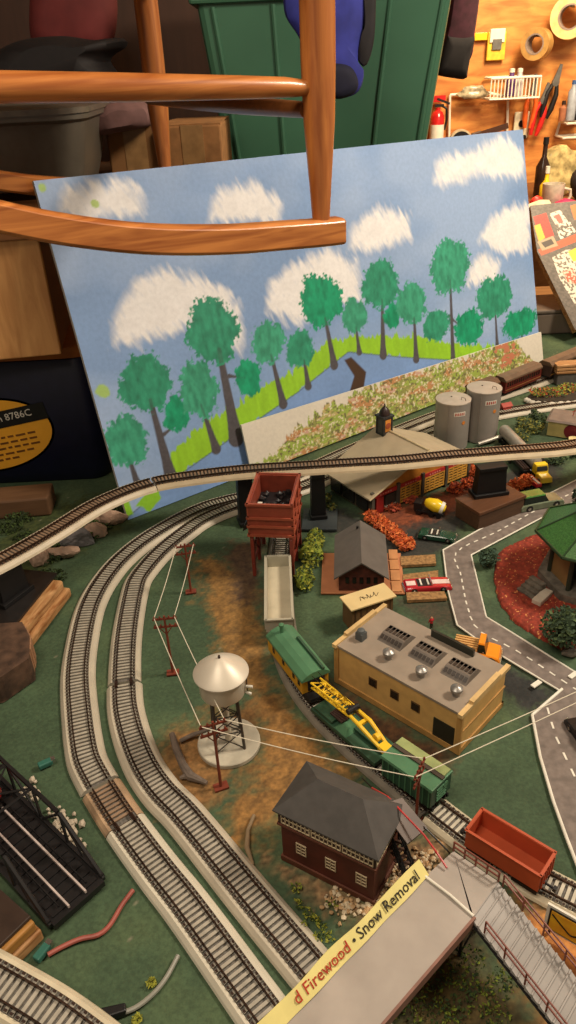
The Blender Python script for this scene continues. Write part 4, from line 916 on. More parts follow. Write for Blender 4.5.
# ================================================================ ROAD
M_road = mat('asphalt_card', (124,112,104), .75, var=.15, scale=120, bump=.0002); M_road2 = mat('brown_asphalt', (116,94,80), .75, var=.15, scale=100, bump=.0002)
rL = pp([(590,473),(558,490),(520,509),(482,529),(443,551),(448,592),(457,626),(490,650),(525,671),(560,692),(532,716),(540,758),(553,802),(566,838),(590,900)])
rR = pp([(640,790),(640,712),(576,674),(530,645),(486,618),(478,585),(471,556),(494,544),(541,519),(600,490)])
road = thing('model_road', 'grey card road with white painted edges and dashes winding past the gazebo', 'road', (0,0,0))
MB().prism(rL+rR, .0, .0016).build('asphalt', M_road, road)
for nm, pth in (('outer',[(598,470),(558,490),(520,509),(482,529),(443,551),(448,592),(457,626),(490,650),(525,671),(560,692)]),('lower',[(562,690),(532,716),(540,758),(553,802),(566,838),(590,900)]),('inner',[(640,712),(576,674),(530,645),(486,618),(478,585),(471,556),(494,544),(541,519),(600,490)])):
    P = pp(pth); b = MB(); w_ = .0011 if nm != 'lower' else .0016
    for a, c in zip(P, P[1:]): b.tube([(a[0],a[1],.0016),(c[0],c[1],.0016)], w_, 8)
    b.build('white_edge', M_white, road)
ctr_ = spline([(x,y,0) for x,y in pp([(600,482),(548,505),(498,532),(457,553),(461,577),(468,610),(480,632),(520,654),(575,690),(610,712)])], .0155)
for i in range(0, len(ctr_)-1):
    a = ctr_[i]; d = ctr_[i+1]-a; an_ = math.atan2(d.y,d.x); MB().box((a.x,a.y,.0017),(.0075,.0018,.0005), rz=an_).build('dash', M_white, road)
c2 = spline([(x,y,0) for x,y in pp([(548,712),(556,738),(567,762),(585,800)])], .02)
for i in range(len(c2)-1):
    a = c2[i]; d = c2[i+1]-a; MB().box((a.x,a.y,.0017),(.009,.002,.0005), rz=math.atan2(d.y,d.x)).build('dash', M_white, road)
for i,(q,lb) in enumerate([((536,686),'small white plate lying on the dark strip below the road'),((573,677),'small white plate lying at the roadside by the bushy tree')]):
    p = at(*q); o = MB().box((p.x,p.y,.003),(.013,.0055,.0014), rz=R(35)).build('white_plate', M_white); tag(o, lb, 'plate')
def figure(px, py, label, top, legs, hgt=.017, z=0):
    p = at(px, py, z); o = thing('person', label, 'person', (p.x,p.y,z), R(200)); k = hgt/.017
    b = MB()
    for s in (-1,1): b.tube([(s*.0011*k,0,0),(s*.0012*k,.0004,.004*k),(s*.0009*k,0,.0082*k)], [.0008*k,.0009*k,.0012*k], 8)
    b.build('trousers', legs, o)
    b = MB(); b.lathe([(.0012*k,.0078*k),(.0021*k,.0085*k),(.0019*k,.0105*k),(.0025*k,.0130*k),(.0018*k,.0142*k),(.0008*k,.0146*k)], n=14)
    for s in (-1,1): b.tube([(s*.0021*k,0,.0136*k),(s*.0030*k,-.0004,.0108*k),(s*.0028*k,-.0016*k,.0085*k)], [.0008*k,.0007*k,.0006*k], 8)
    b.build('jacket', top, o, smooth=True)
    b = MB(); b.lathe([(.0006,.0140*k),(.0012*k,.0148*k),(.0013*k,.0158*k),(.0008*k,.0168*k),(.0002,.0171*k)], n=14); b.build('head', mat('skin_paint', (196,140,104), .6), o, smooth=True)
    return o
figure(431,628,'tiny standing person figure in a red top behind the tan warehouse roof sign', M_carred, M_dark)
figure(482,663,'tiny standing person figure in a dark maroon coat beside the orange pickup truck', mat('maroon_cloth',(92,30,40),.7), M_black)
p = at(521,511); o = thing('red_ball_post', 'small shiny red ball on the road edge beside the wooden block', 'ball', (p.x,p.y,0)); MB().lathe([(.0012,0),(.0012,.004)], n=8).build('stem', M_white, o); b = MB(); b.lathe([(.0002,.003),(.0035,.0042),(.0052,.0078),(.0035,.0115),(.0002,.0128)], n=20); b.build('ball', mat('shiny_red', (200,44,36), .15, coat=.6), o, smooth=True)

# ================================================================ MULCH, GAZEBO, PLANTS
mp_ = pp([(545,533),(522,541),(500,553),(495,575),(500,600),(512,618),(538,636),(562,648),(590,660),(640,650),(640,560),(560,555)])
xs = [q[0] for q in mp_]; ys_ = [q[1] for q in mp_]; mn = 260
MX, MY = np.meshgrid(np.linspace(min(xs)-.004,max(xs),mn), np.linspace(min(ys_)-.004,max(ys_)+.004,mn))
a, d = softpoly(MX+(fbm(MX*90,MY*90,300)-.5)*.006, MY+(fbm(MX*90,MY*90,301)-.5)*.006, mp_, .006)
kz = fbm(MX*260,MY*260,305,3); MZ = np.where(d > -.002, np.clip((d+.002)/.006,0,1)*.0035+.0022*kz, -.004)
mc2 = L3((140,52,34))*(.45+.95*kz[...,None]); fl_ = (fbm(MX*420,MY*420,309,1) > .86)&(rng.random(MX.shape)>.5); mc2[fl_] = L3((226,160,92)); 
mo = gridmesh('mulch_bed', mn, mn, np.stack([MX,MY,MZ],-1), mc2, mat('mulch_paint',(0,0,0),.85,attr='paint',var=.2,scale=400,bump=.0005)); tag(mo, 'brick red mulch bed curving around the gazebo', 'mulch', kind='stuff')
gz = thing('gazebo', 'green roofed octagonal gazebo with stone steps on the red mulch', 'gazebo', (.391,.786,.003), R(12)); gz.scale = (1.28,1.28,1.60)
oc = lambda r_, z_, off=22.5: [(r_*math.cos(R(off+45*i)), r_*math.sin(R(off+45*i)), z_) for i in range(8)]
M_stone = mat('grey_stone_card', (112,104,92), .8, var=.25, scale=120, bump=.0006); M_groof = mat('green_shingle', (66,112,52), .4, var=.35, scale=700, bump=.0006, rgb2=(44,80,36))
b = MB(); b.prism([q[:2] for q in oc(.056,0)], -.002, .007); b.build('stone_floor', M_stone, gz, bevel=.001)
for q in oc(.045,0): MB().tube([(q[0],q[1],.006),(q[0],q[1],.046)], .0024, 8).build('post', mat('dark_green_post',(44,50,36),.5), gz)
b = MB(); Q = oc(.044,0)
for i in range(8):
    if i == 4: continue
    a_, c = Q[i], Q[(i+1)%8]
    b.hexa([(a_[0]*.98,a_[1]*.98,.006),(c[0]*.98,c[1]*.98,.006),(c[0]*1.0,c[1]*1.0,.006),(a_[0],a_[1],.006),(a_[0]*.98,a_[1]*.98,.044),(c[0]*.98,c[1]*.98,.044),(c[0],c[1],.044),(a_[0],a_[1],.044)])
b.build('screen_walls', mat('amber_screen', (148,112,68), .6, var=.2, scale=30), gz)
r0 = oc(.064,.044); r1 = oc(.022,.066); r2 = oc(.022,.070); top_ = (0,0,.082)
b = MB(); b.add(r0+r1, [(i,(i+1)%8,8+(i+1)%8,8+i) for i in range(8)]+[tuple(range(7,-1,-1))]); b.add(oc(.026,.070)+[top_], [(i,(i+1)%8,8) for i in range(8)]+[tuple(range(7,-1,-1))]); b.build('roof', M_groof, gz)
b = MB(); b.prism([q[:2] for q in oc(.020,0)], .064, .071); b.build('lantern_ring', M_cream, gz)
b = MB()
for i in range(8): b.tube([r0[i], r0[(i+1)%8]], .0014, 6); b.tube([r0[i], r1[i]], .0010, 6)
b.build('roof_edging', mat('dark_green_edge',(38,62,32),.5), gz)
MB().lathe([(.004,.080),(.004,.084),(.0012,.088),(.0004,.094)], n=12).build('finial', M_white, gz)
sa = at(536,588); stp = thing('stone_steps', 'curved grey stone steps ending in a pale slab, leading up to the gazebo', 'steps', (.308,.770,.003), R(30))
for k_ in range(4): MB().box((-.014+k_*.006,0,.002+k_*.0018),(.0075,.026-.001*k_,.004+.0036*k_)).build('step', M_stone, stp, bevel=.0008)
MB().box((-.006,-.0185,.004),(.032,.012,.007), rz=.25).build('side_slab', mat('pale_slab',(196,184,166),.7), stp, bevel=.001)
M_bd = mat('dark_leaf', (50,68,44), .8); M_bm = mat('mid_leaf', (84,102,62), .8); M_bo = mat('orange_leaf', (206,92,38), .8); M_bo2 = mat('rust_leaf', (182,84,46), .8); M_by = mat('olive_leaf', (134,130,56), .8); M_red2 = mat('dull_red_leaf', (158,66,48), .8)
def tree(px, py, label, rad, n, size, mats, trunk=.012, z=0):
    p = at(px,py); o = thing('bushy_tree', label, 'tree', (p.x,p.y,z)); MB().tube([(0,0,0),(.001,0,trunk*.6),(0,0,trunk+rad[2]*.5)],[.0028,.002,.001],8).build('trunk', M_blk, o)
    b = MB(); b.blob((0,0,trunk+rad[2]), min(rad)*.6, 0, n=2, jit=.3); b.leaves((0,0,trunk+rad[2]), rad, n, size, tuple(range(len(mats)))); b.build('crown', mats, o); return o
tree(563,648,'dark green bushy tree in a pale pot at the front of the gazebo',(.030,.026,.022),1100,.0032,[M_bd,M_bm,M_bd],.010)
p = at(569,655); b = MB(); b.blob((p.x,p.y,.003),.007,0,n=2,sc=(1.5,1,.7)); b.v=[(v[0],v[1],max(v[2],.0005)) for v in b.v]; tag(b.build('pale_stone', M_stone), 'pale stone at the foot of the bushy tree by the road', 'stone')
tree(488,566,'small blue green leafy plant inside the road bend',(.014,.012,.013),350,.0028,[M_bd,mat('blue_green_leaf',(72,98,80),.8)],.001)
tree(584,520,'dark green round tree behind the gazebo roof',(.022,.02,.03),700,.003,[M_bd,mat('deep_leaf',(28,48,32),.8)],.01)
def shrub(pts, label, rad, n, size, mats, name='shrub'):
    b = MB()
    for i,q in enumerate(pts): 
        p = at(*q); b.leaves((p.x,p.y,rad[2]*.8), rad, n, size, tuple(range(len(mats)))); b.blob((p.x,p.y,rad[2]*.4), min(rad)*.6, 0, n=2, jit=.25)
    b.v = [(v[0],v[1],max(v[2],.0003)) for v in b.v]; o = b.build(name, mats); tag(o, label, 'shrub'); return o
shrub([(372,520),(381,526),(389,533),(397,540),(405,547)], 'bright orange feathery shrub lying between the brown shed and the green convertible', (.013,.016,.008), 260, .0034, [M_bo,M_bo2,mat('light_orange_leaf',(226,128,66),.8)], 'autumn_shrub')
shrub([(392,510),(410,502)], 'rust red low hedge along the foot of the yellow brick bays, nearest the red door', (.014,.010,.006), 200, .003, [M_red2,M_bo2], 'autumn_hedge')
shrub([(455,492),(468,487)], 'rust red hedge between the yellow brick bays and the big pier', (.014,.012,.009), 240, .003, [M_red2,M_bo2,M_bo], 'autumn_hedge')
shrub([(505,495),(516,489),(526,485)], 'bright orange bush behind the green estate car', (.014,.013,.010), 260, .003, [M_bo,mat('light_orange_leaf',(226,128,66),.8)], 'autumn_shrub')
shrub([(468,470),(474,476)], 'orange bush beside the left edge of the big black pier', (.010,.010,.010), 160, .003, [M_bo,M_bo2], 'autumn_shrub')
shrub([(520,440),(533,432),(524,428)], 'olive green bush behind the tanker truck, left of the cream hut', (.018,.016,.012), 300, .003, [M_by,M_bm,M_bd])
shrub([(541,424),(534,420)], 'dark green bush at the wall of the cream hut', (.010,.010,.012), 200, .003, [M_bd,M_bm])
shrub([(555,462),(572,455)], 'grey green bush behind the yellow cab', (.020,.018,.014), 300, .003, [M_bd,M_bm])
shrub([(326,500),(332,510)], 'small green weed clump between the slim pier and the station wall', (.008,.012,.006), 120, .0025, [M_bm,M_by])
# rock garden
c_ = at(562,402); rg = thing('rock_garden', 'oval planted rock garden edged with white stones by the rear track', 'rock garden', (c_.x+.01,c_.y+.02,0), R(8))
b = MB(); b.lathe([(.078,0),(.074,.008),(.05,.014),(.001,.016)], n=32); b.v = [(v[0],v[1]*.42,v[2]) for v in b.v]; b.build('mound', mat('dark_soil',(60,50,38),.9), rg)
b = MB()
for i in range(9): b.leaves((-.058+i*.0145,random.uniform(-.008,.008),.017), (.014,.020,.008), 150, .003, (0,1,2,3))
b.build('planting', [M_by,M_bo2,M_bm,M_lg2], rg)
for i in range(16):
    a_ = R(180+180*i/15); q = MB().blob((.078*math.cos(a_),.034*math.sin(a_),.004),.0055,0,n=2,sc=(1.2,.8,.8)); q.build('edge_stone', mat('white_stone',(206,198,184),.8), rg)
# cream hut
c_ = at(558,440); ht = thing('cream_hut', 'small cream walled hut with a flat grey roof at the right edge', 'building', (c_.x+.025,c_.y+.03,0), R(-28))
MB().box((0,0,.014),(.060,.050,.028)).build('walls', mat('cream_wall',(206,186,120),.6), ht)
b = MB().hexa([(-.034,-.029,.028),(.034,-.029,.028),(.034,.029,.028),(-.034,.029,.028),(-.030,-.026,.031),(.030,-.026,.031),(.030,.026,.031),(-.030,.026,.031)]); b.build('roof', mat('grey_brown_roof',(124,108,98),.6), ht)
MB().lathe([(.012,0),(.012,.003)], (.010,-.0255,.014), 24, axis=(0,-1,0)).build('arched_door', mat('maroon_door',(120,32,40),.5), ht)
b = MB(); b.tube([(.006,.004,.030),(.008,.004,.044)],.0007,6); b.tube([(.004,.004,.038),(.012,.004,.042)],.0006,6); b.build('antenna', M_tred, ht)
p = at(573,444); q = thing('round_table', 'tiny cream round table in front of the cream hut', 'table', (p.x,p.y,0)); MB().lathe([(.002,0),(.002,.009)],n=10).build('pedestal', M_white, q); MB().lathe([(.009,.009),(.009,.011)],n=24).build('table_top', mat('cream_disc',(226,206,150),.5), q)
# red toy by the rear track
p = at(505,411); o = thing('red_kiosk', 'small pinkish red kiosk between the right storage tank and the rock garden', 'kiosk', (p.x,p.y,0), R(20)); MB().box((0,0,.006),(.018,.014,.012)).build('walls', mat('pink_red',(196,78,66),.6), o); MB().hexa([(-.011,-.009,.012),(.011,-.009,.012),(.011,.009,.012),(-.011,.009,.012),(-.011,-.001,.017),(.011,-.001,.017),(.011,.001,.017),(-.011,.001,.017)]).build('gable_roof', mat('faded_red',(170,70,60),.6), o)

# ================================================================ COACHES
def coach(u_, dist_, L_, label, roofc, sidec, trim, u2):
    a_ = MURBL+MH*u_+Vector((MH.y,-MH.x,0))*dist_; o = thing('passenger_coach', label, 'rail coach', (a_.x,a_.y,.0), u2); a_.z = 0; o.location = a_
    MB().box((0,0,.026),(L_,.029,.024)).build('body', sidec, o)
    prof = [(-.016,.037),(-.0155,.040),(-.009,.0455),(.009,.0455),(.0155,.040),(.016,.037)]; n = 6; b = MB()
    vs = [(-L_/2-.001,y,z) for y,z in prof]+[(L_/2+.001,y,z) for y,z in prof]; b.add(vs, [tuple(range(n)), tuple(range(2*n-1,n-1,-1))]+[(i,n+i,n+(i+1)%n,(i+1)%n) for i in range(n)]); b.build('roof', roofc, o)
    b = MB()
    for k_ in range(int(L_/.007)-1): b.box((-L_/2+.008+k_*.007,-.0147,.030),(.0042,.0008,.008))
    b.build('window_row', mat('coach_glass',(40,26,22),.2), o)
    b = MB()
    for z_ in (.0195,.0365): b.box((0,-.0149,z_),(L_-.002,.0008,.0012))
    b.build('side_stripe', trim, o); truck(o,-L_*.33,z=.0085); truck(o,L_*.33,z=.0085); MB().box((0,0,.0135),(L_,.018,.003)).build('underframe', M_black, o); return o
M_brf = mat('brown_coach_roof',(104,74,50),.5); M_crf = mat('grey_brown_coach_roof',(112,88,68),.5)
coach(.735,.066,.064,'short brown box coach at the tail of the passenger train, nearest the storage tanks',M_brf,mat('dark_brown_side',(74,52,38),.5),M_dark,R(35))
coach(.835,.072,.115,'dark red passenger coach with a grey brown roof below the hillside board',M_crf,mat('dark_red_side',(104,36,28),.5),mat('faded_gold',(150,100,56),.5),R(37))
coach(.975,.080,.130,'brown roofed passenger coach leaving the picture at the right',M_crf,mat('brown_side',(70,52,44),.5),mat('amber_stripe',(206,150,70),.5),R(37))
lp = at(575,392); o = thing('log_crib', 'stacked golden planks on a grey block behind the rock garden', 'log stack', (lp.x+.01,lp.y+.055,0), R(2))
MB().box((0,0,.012),(.07,.03,.024)).build('block', mat('grey_block',(92,86,80),.6), o, bevel=.0006)
for k_ in range(3): MB().box((.0,-.002,.027+k_*.0065),(.078,.032-.002*k_,.0048)).build('plank', [M_lum, M_blk][0], o, bevel=.0006)

# ================================================================ FOOTBRIDGE
DZ = .060; a_ = Vector((-.0162,.2549,0)); c_ = Vector((.0906,.3502,0)); dd = (c_-a_).normalized(); nn = Vector((dd.y,-dd.x,0)); DWd = .044
fb = thing('footbridge', 'grey footbridge over the tracks with corrugated stairs, rust handrails and a lettered banner', 'footbridge', (0,0,0))
A1 = a_-dd*.13; C1 = c_-dd*.0
M_deck = mat('grey_deck', (168,158,148), .42, var=.08, scale=30); M_hand = mat('rust_handrail', (124,66,50), .5); M_stair = mat('grey_stair', (164,158,152), .42, var=.08, scale=30)
b = MB(); q = [A1,C1,C1+nn*DWd,A1+nn*DWd]; b.prism([(v.x,v.y) for v in q], DZ-.003, DZ); b.build('deck', M_deck, fb)
b = MB()
for s in (0, 1):
    o_ = nn*(DWd*s+(.001 if s else -.001)); b.hexa([tuple(A1+o_-nn*.001)[:2]+(DZ-.008,),tuple(C1+o_-nn*.001)[:2]+(DZ-.008,),tuple(C1+o_+nn*.001)[:2]+(DZ-.008,),tuple(A1+o_+nn*.001)[:2]+(DZ-.008,),tuple(A1+o_-nn*.001)[:2]+(DZ+.0015,),tuple(C1+o_-nn*.001)[:2]+(DZ+.0015,),tuple(C1+o_+nn*.001)[:2]+(DZ+.0015,),tuple(A1+o_+nn*.001)[:2]+(DZ+.0015,)])
b.build('side_girders', mat('mauve_brown_girder',(136,98,84),.55), fb)
L0, L1, L2, L3_ = Vector((.0906,.3502,0)), Vector((.1165,.3705,0)), Vector((.1445,.3435,0)), Vector((.1185,.3165,0))
L0b = C1+nn*DWd
b = MB(); b.prism([(v.x,v.y) for v in (L0,L1,L2,L3_,L0b)], DZ-.0032, DZ+.0004); b.build('landing', M_deck, fb, bevel=.0004)
MB().tube([C1+Vector((0,0,DZ+.001)), (C1+nn*DWd*.5)+Vector((.001,.0,DZ+.0016)), C1+nn*DWd+Vector((0,0,DZ+.001))], .0011, 8).build('joint_strip', M_white, fb)
# stairs
az = R(-56); sl = R(15); sdv = Vector((math.cos(az),math.sin(az),0)); nstep = 30; pit = .0062; SL2, SL3 = L2, L3_
wv = (L3_-L2); b = MB()
for k_ in range(nstep):
    p0 = L2+sdv*pit*k_; p1 = L2+sdv*pit*(k_+1.0); z1 = DZ-.0002-(k_+1)*pit*math.tan(sl); zt_ = z1+pit*math.tan(sl)*1.0
    q = [p0,p1,p1+wv,p0+wv]; b.hexa([(v.x,v.y,z1-.003) for v in q]+[(q[0].x,q[0].y,zt_-.0002),(q[1].x,q[1].y,z1-.0016),(q[2].x,q[2].y,z1-.0016),(q[3].x,q[3].y,zt_-.0002)])
    m_ = p0*.5+p1*.5; b.tube([Vector((p0.x,p0.y,zt_-.0004)), Vector(((p0+wv).x,(p0+wv).y,zt_-.0004))], .0009, 6)
b.build('stairs', M_stair, fb)
def hrail(o0, n_, h0, h1, posts):
    e_ = o0+sdv*pit*n_; ez = DZ-n_*pit*math.tan(sl); b = MB()
    for hh in (h0,h1): b.tube([(o0.x,o0.y,DZ+hh),(e_.x,e_.y,ez+hh)],.0008,6)
    for i in range(posts+1):
        f_ = i/posts; p = o0.lerp(e_,f_); zz = DZ+(ez-DZ)*f_; b.tube([(p.x,p.y,zz-.002),(p.x,p.y,zz+h1)],.0007,6)
    return b
hrail(L3_+sdv*.012, 27, .006, .012, 9).build('handrail', M_hand, fb)
hrail(L2+sdv*.004+(L2-L3_).normalized()*.001, 28, .006, .012, 9).build('handrail', M_hand, fb)
b = MB(); w_ = (L2-L1); e_ = (L1-L0).normalized()
for hh in (.006,.0115): b.tube([L1+Vector((0,0,DZ+hh)), L2+Vector((0,0,DZ+hh))], .0009, 6)
for f_ in (0,.25,.5,.75,1): p = L1.lerp(L2,f_); b.tube([(p.x,p.y,DZ),(p.x,p.y,DZ+.0115)],.0008,6)
b.build('handrail', M_hand, fb)
# towers
def xtower(name, c, wx, wy, h_, rz_):
    b = MB(); T = Matrix.Translation(c) @ Matrix.Rotation(rz_,4,'Z'); b.T = T; 
    K = [(-wx/2,-wy/2),(wx/2,-wy/2),(wx/2,wy/2),(-wx/2,wy/2)]
    for k_ in K: b.tube([(k_[0],k_[1],0),(k_[0]*.9,k_[1]*.9,h_)],.0012,6)
    for i in range(4):
        u, v = K[i], K[(i+1)%4]
        for z0,z1 in ((.002,h_/2),(h_/2,h_)):
            b.tube([(u[0],u[1],z0),(v[0],v[1],z1)],.0007,5); b.tube([(u[0],u[1],z1),(v[0],v[1],z0)],.0007,5); b.tube([(u[0],u[1],z1),(v[0],v[1],z1)],.0008,5)
    return b.build(name, M_black, fb)
cT = (L0+L2)/2; xtower('support_tower', (cT.x,cT.y,0), .034,.032, DZ-.003, R(42))
cT = C1-dd*.052+nn*DWd*.60; cT = A1+dd*.02+nn*DWd*.5; xtower('support_tower', (cT.x,cT.y,0), .03,.034, DZ-.003, R(42))
cT = L3_+wv*-.5+sdv*.10; xtower('support_tower', (cT.x,cT.y,0), .02,.030, DZ-.004-.1*math.tan(sl), az)
b = MB()
for s in (0,1):
    o0 = L3_ if s else L2; e_ = o0+sdv*.18; b.tube([(o0.x,o0.y,DZ-.006),(e_.x,e_.y,DZ-.006-.18*math.tan(sl))],.0012,6)
b.build('stringer', M_black, fb)
# banner along the far girder, tilted outwards
ban = thing('banner', 'yellow banner reading Firewood and Snow Removal tied along the footbridge edge', 'banner')
X_ = dd.copy(); tl = R(48); Yv = Vector((0,0,1))*math.cos(tl)-nn*math.sin(tl); Zv = X_.cross(Yv)
ban.matrix_world = Matrix.Translation(A1+Vector((0,0,DZ+.001))+nn*.0015) @ Matrix((X_,Yv,Zv)).transposed().to_4x4()
BL_ = (C1-A1).length; BH = .0135; b = MB(); nb = 40; vs = []
for i in range(nb+1):
    x = BL_*i/nb+(.003 if i==nb else 0); wv_ = .0006*math.sin(i*.9)
    for y,zq in ((0,0),(0,.0004),(BH,.0004),(BH,0)): vs.append((x,y+(.0008*math.sin(i*.55) if y else 0),zq+wv_))
fs = []
for i in range(nb):
    for j in range(4): fs.append((4*i+j,4*i+4+j,4*i+4+(j+1)%4,4*i+(j+1)%4))
b.add(vs, fs+[(0,1,2,3),(4*nb+3,4*nb+2,4*nb+1,4*nb)]); b.build('paper_strip', mat('yellow_paper', (226,212,136), .6, var=.04), ban)
bf = .0112
tx = text('Snow Removal', bf, (BL_-.0725,.0036,.0013), (0,0,0), mat('ink_black',(44,40,30),.6), ban)
tx2 = text('d Firewood', bf, (BL_-.0725-.0615,.0036,.0013), (0,0,0), mat('ink_red',(178,58,34),.6), ban); 
MB().lathe([(.0012,0),(.0012,.0004)], (BL_-.0765,.0068,.0011), 12).build('bullet', mat('ink_black',(0,0,0)), ban)
# billboard
p = at(546,935); bb = thing('billboard', 'small white framed billboard with a yellow picture beside the footbridge stairs', 'sign', (.188,.336,0), R(-38))
MB().box((.018,0,.022),(.046,.0018,.030)).build('board', M_white, bb); MB().box((.018,-.0012,.022),(.041,.0008,.025)).build('black_border', M_black, bb)
MB().box((.018,-.0018,.022),(.038,.0006,.022)).build('yellow_picture', mat('amber_poster',(232,184,44),.5,rgb2=(214,140,40),scale=60), bb)
b = MB(); b.tube([(p.x,-.0023,p.z) for p in spline([(0,0,.030),(.010,0,.021),(.016,0,.017),(.022,0,.020),(.026,0,.017),(.034,0,.016)],.001)],[.0007]*len(spline([(0,0,.030),(.010,0,.021),(.016,0,.017),(.022,0,.020),(.026,0,.017),(.034,0,.016)],.001)),5); b.build('poster_line', M_black, bb)
for x in (0,.036): MB().box((x,.0018,.011),(.002,.002,.022)).build('post', M_dark, bb)
# thin coloured wires near the landing
b = MB().tube([at(372,788,.050),at(388,797,.068),at(402,812,.072),at(424,835,.068),at(437,853,.067),at(447,868,.063)], .0009, 6); tag(b.build('red_wire', mat('red_insulation',(186,58,56),.4)), 'thin red wire looping from the porch roof down to the footbridge landing', 'wire')
b = MB().tube([at(362,778,.026),at(385,800,.05),at(425,828,.06),at(447,850,.052),at(455,860,.030)], .0007, 6); tag(b.build('black_wire', M_black), 'thin black wire beside the red one at the footbridge landing', 'wire')

# ================================================================ TRUSS BRIDGE
tb = thing('truss_bridge', 'black girder truss bridge with silver rails at the lower left', 'bridge', (-.190,.378,0), R(137.5)); M_tbk = mat('black_bridge_paint',(34,32,32),.35)
LB = .26; hw = .0265; b = MB(); b.box((LB/2-.004,0,.006),(LB,.050,.006)); 
for k_ in range(24): b.box((.004+k_*.0105,0,.0095),(.0045,.044,.002))
b.build('deck', M_tbk, tb)
for s in (-1,1): MB().box((LB/2,s*.0083,.0122),(LB+.004,.0016,.0030)).build('rail', mat('bright_rail',(214,198,190),.3,.2), tb); 
b = MB()
for s in (-1,1): b.box((LB/2,s*.0135,.0118),(LB-.01,.001,.002))
b.build('guard_rail', M_tbk, tb)
for s in (-1,1):
    b = MB(); y = s*hw; ht_ = .050; b.box((LB/2,y,.008),(LB,.0035,.008)); b.box((LB/2+.022,y,ht_),(LB-.06,.003,.004))
    b.tube([(0,y,.008),(.05,y,ht_)],.0022,6); N_ = 5; w_ = (LB-.05)/N_
    for k_ in range(N_+1): b.tube([(.05+k_*w_,y,.008),(.05+k_*w_,y,ht_)],.0015,6)
    for k_ in range(N_): b.tube([(.05+k_*w_,y,.008 if k_%2 else ht_),(.05+(k_+1)*w_,y,ht_ if k_%2 else .008)],.0014,6)
    b.tube([(.025,y,.008),(.05,y,ht_)],.001,6); b.build('side_truss', M_tbk, tb)
b = MB()
for k_ in range(N_): 
    x0, x1 = .05+k_*w_, .05+(k_+1)*w_
    if k_ >= 1: b.tube([(x0,-hw,ht_),(x1,hw,ht_)],.0010,6); b.tube([(x0,hw,ht_),(x1,-hw,ht_)],.0010,6)
    if k_ >= 1: b.tube([(x0,-hw,ht_),(x0,hw,ht_)],.0014,6)
b.build('top_bracing', M_tbk, tb)
rl = thing('red_wagon', 'bright red rounded toy wagon on the truss bridge at the left edge', 'rail car', Vector((-.190,.378,0))+Vector((math.cos(R(137.5)),math.sin(R(137.5)),0))*.168, R(137.5)); 
b = MB(); b.lathe([(.004,-.045),(.013,-.040),(.0145,-.034),(.0145,.034),(.013,.040),(.004,.045)], (0,0,.033), 28, axis=(1,0,0)); b.build('body', mat('glossy_red',(196,30,30),.15,coat=.8), rl, smooth=True); MB().box((0,0,.0175),(.085,.018,.004)).build('underframe', M_black, rl); truck(rl,-.028,z=.0125); truck(rl,.028,z=.0125)

# ================================================================ LEFT SIDE BITS
M_rock = mat('brown_rock',(92,68,52),.7,var=.3,scale=60,bump=.002); M_prock = mat('pinkish_rock',(178,148,126),.8,var=.15,scale=70,bump=.001); M_grock = mat('grey_rock',(120,116,116),.7,var=.2,scale=60,bump=.001)
# bark chunk
ck = thing('bark_chunk', 'rough brown block of bark with a pale cut edge at the left edge', 'wood chunk', (-.345,.678,0), R(20))
b = MB(); pr = [(-.07,-.05),(.0,-.062),(.036,-.040),(.040,.0),(.034,.030),(-.01,.045),(-.07,.035)]; b.prism(pr, .0005, .034); 
b.build('bark', M_rock, ck, bevel=.006); b = MB()
for k_ in range(9): b.box((.038-.0004*(k_-4)**2,-.034+k_*.0075,.018),(.006,.008,.030), rz=random.uniform(-.2,.2))
b.build('cut_edge', mat('split_wood',(158,116,84),.7,wood=(20,20,2),scale=9), ck, bevel=.001)
# small stack near bottom
s2 = thing('lumber_stack', 'dark topped block with golden wooden edge below the truss bridge', 'lumber', (-.262,.334,0), R(52))
MB().box((0,0,.007),(.09,.058,.013)).build('strip', M_lum, s2, bevel=.002); MB().box((.0,.0,.0195),(.086,.054,.011)).build('strip', mat('amber_lumber',(170,120,58),.5,wood=(3,16,16),scale=10), s2, bevel=.002); MB().box((0,.003,.027),(.086,.052,.004)).build('top_board', mat('dark_walnut',(60,46,38),.35), s2, bevel=.001)
# green strip with rocks under elevated track
for i,(px,py,r_,m_,sc,lb) in enumerate([(95,535,.014,M_prock,(1.2,.7,1.1),'pinkish rock under the raised track, closest to the mural'),(112,523,.016,M_prock,(1.5,.8,.8),'flat pinkish rock touching the foot of the mural'),(72,545,.018,M_grock,(1.6,.8,.9),'shiny grey rock under the raised track'),(62,557,.013,M_prock,(1.6,.8,.7),'low pinkish rock in front of the grey rock'),(42,562,.015,M_prock,(.8,.8,1.3),'narrow upright pinkish rock behind the lumber stack'),(6,590,.022,M_rock,(1.1,1,1.2),'dark rock beside the black pier at the left edge')]):
    p = at(px,py); b = MB(); b.blob((p.x,p.y,r_*.6), r_, 0, n=3, jit=.22, sc=sc); b.v=[(v[0],v[1],max(v[2],.0005)) for v in b.v]; tag(b.build('landscape_rock', m_), lb, 'rock')
b = MB()
for q in [(20,520),(45,560),(55,548),(84,540),(100,527),(88,528),(120,516),(30,540),(8,530),(50,580)]:
    p = at(*q); b.leaves((p.x,p.y,.005),(.024,.018,.008),260,.003,(0,1))
b.v=[(v[0],v[1],max(v[2],.0003)) for v in b.v]; tag(b.build('ground_moss', [mat('grass_green',(66,84,36),.85),mat('grass_green_dark',(44,58,28),.85)]), 'green moss tufts under the raised track at the left', 'moss', kind='stuff')
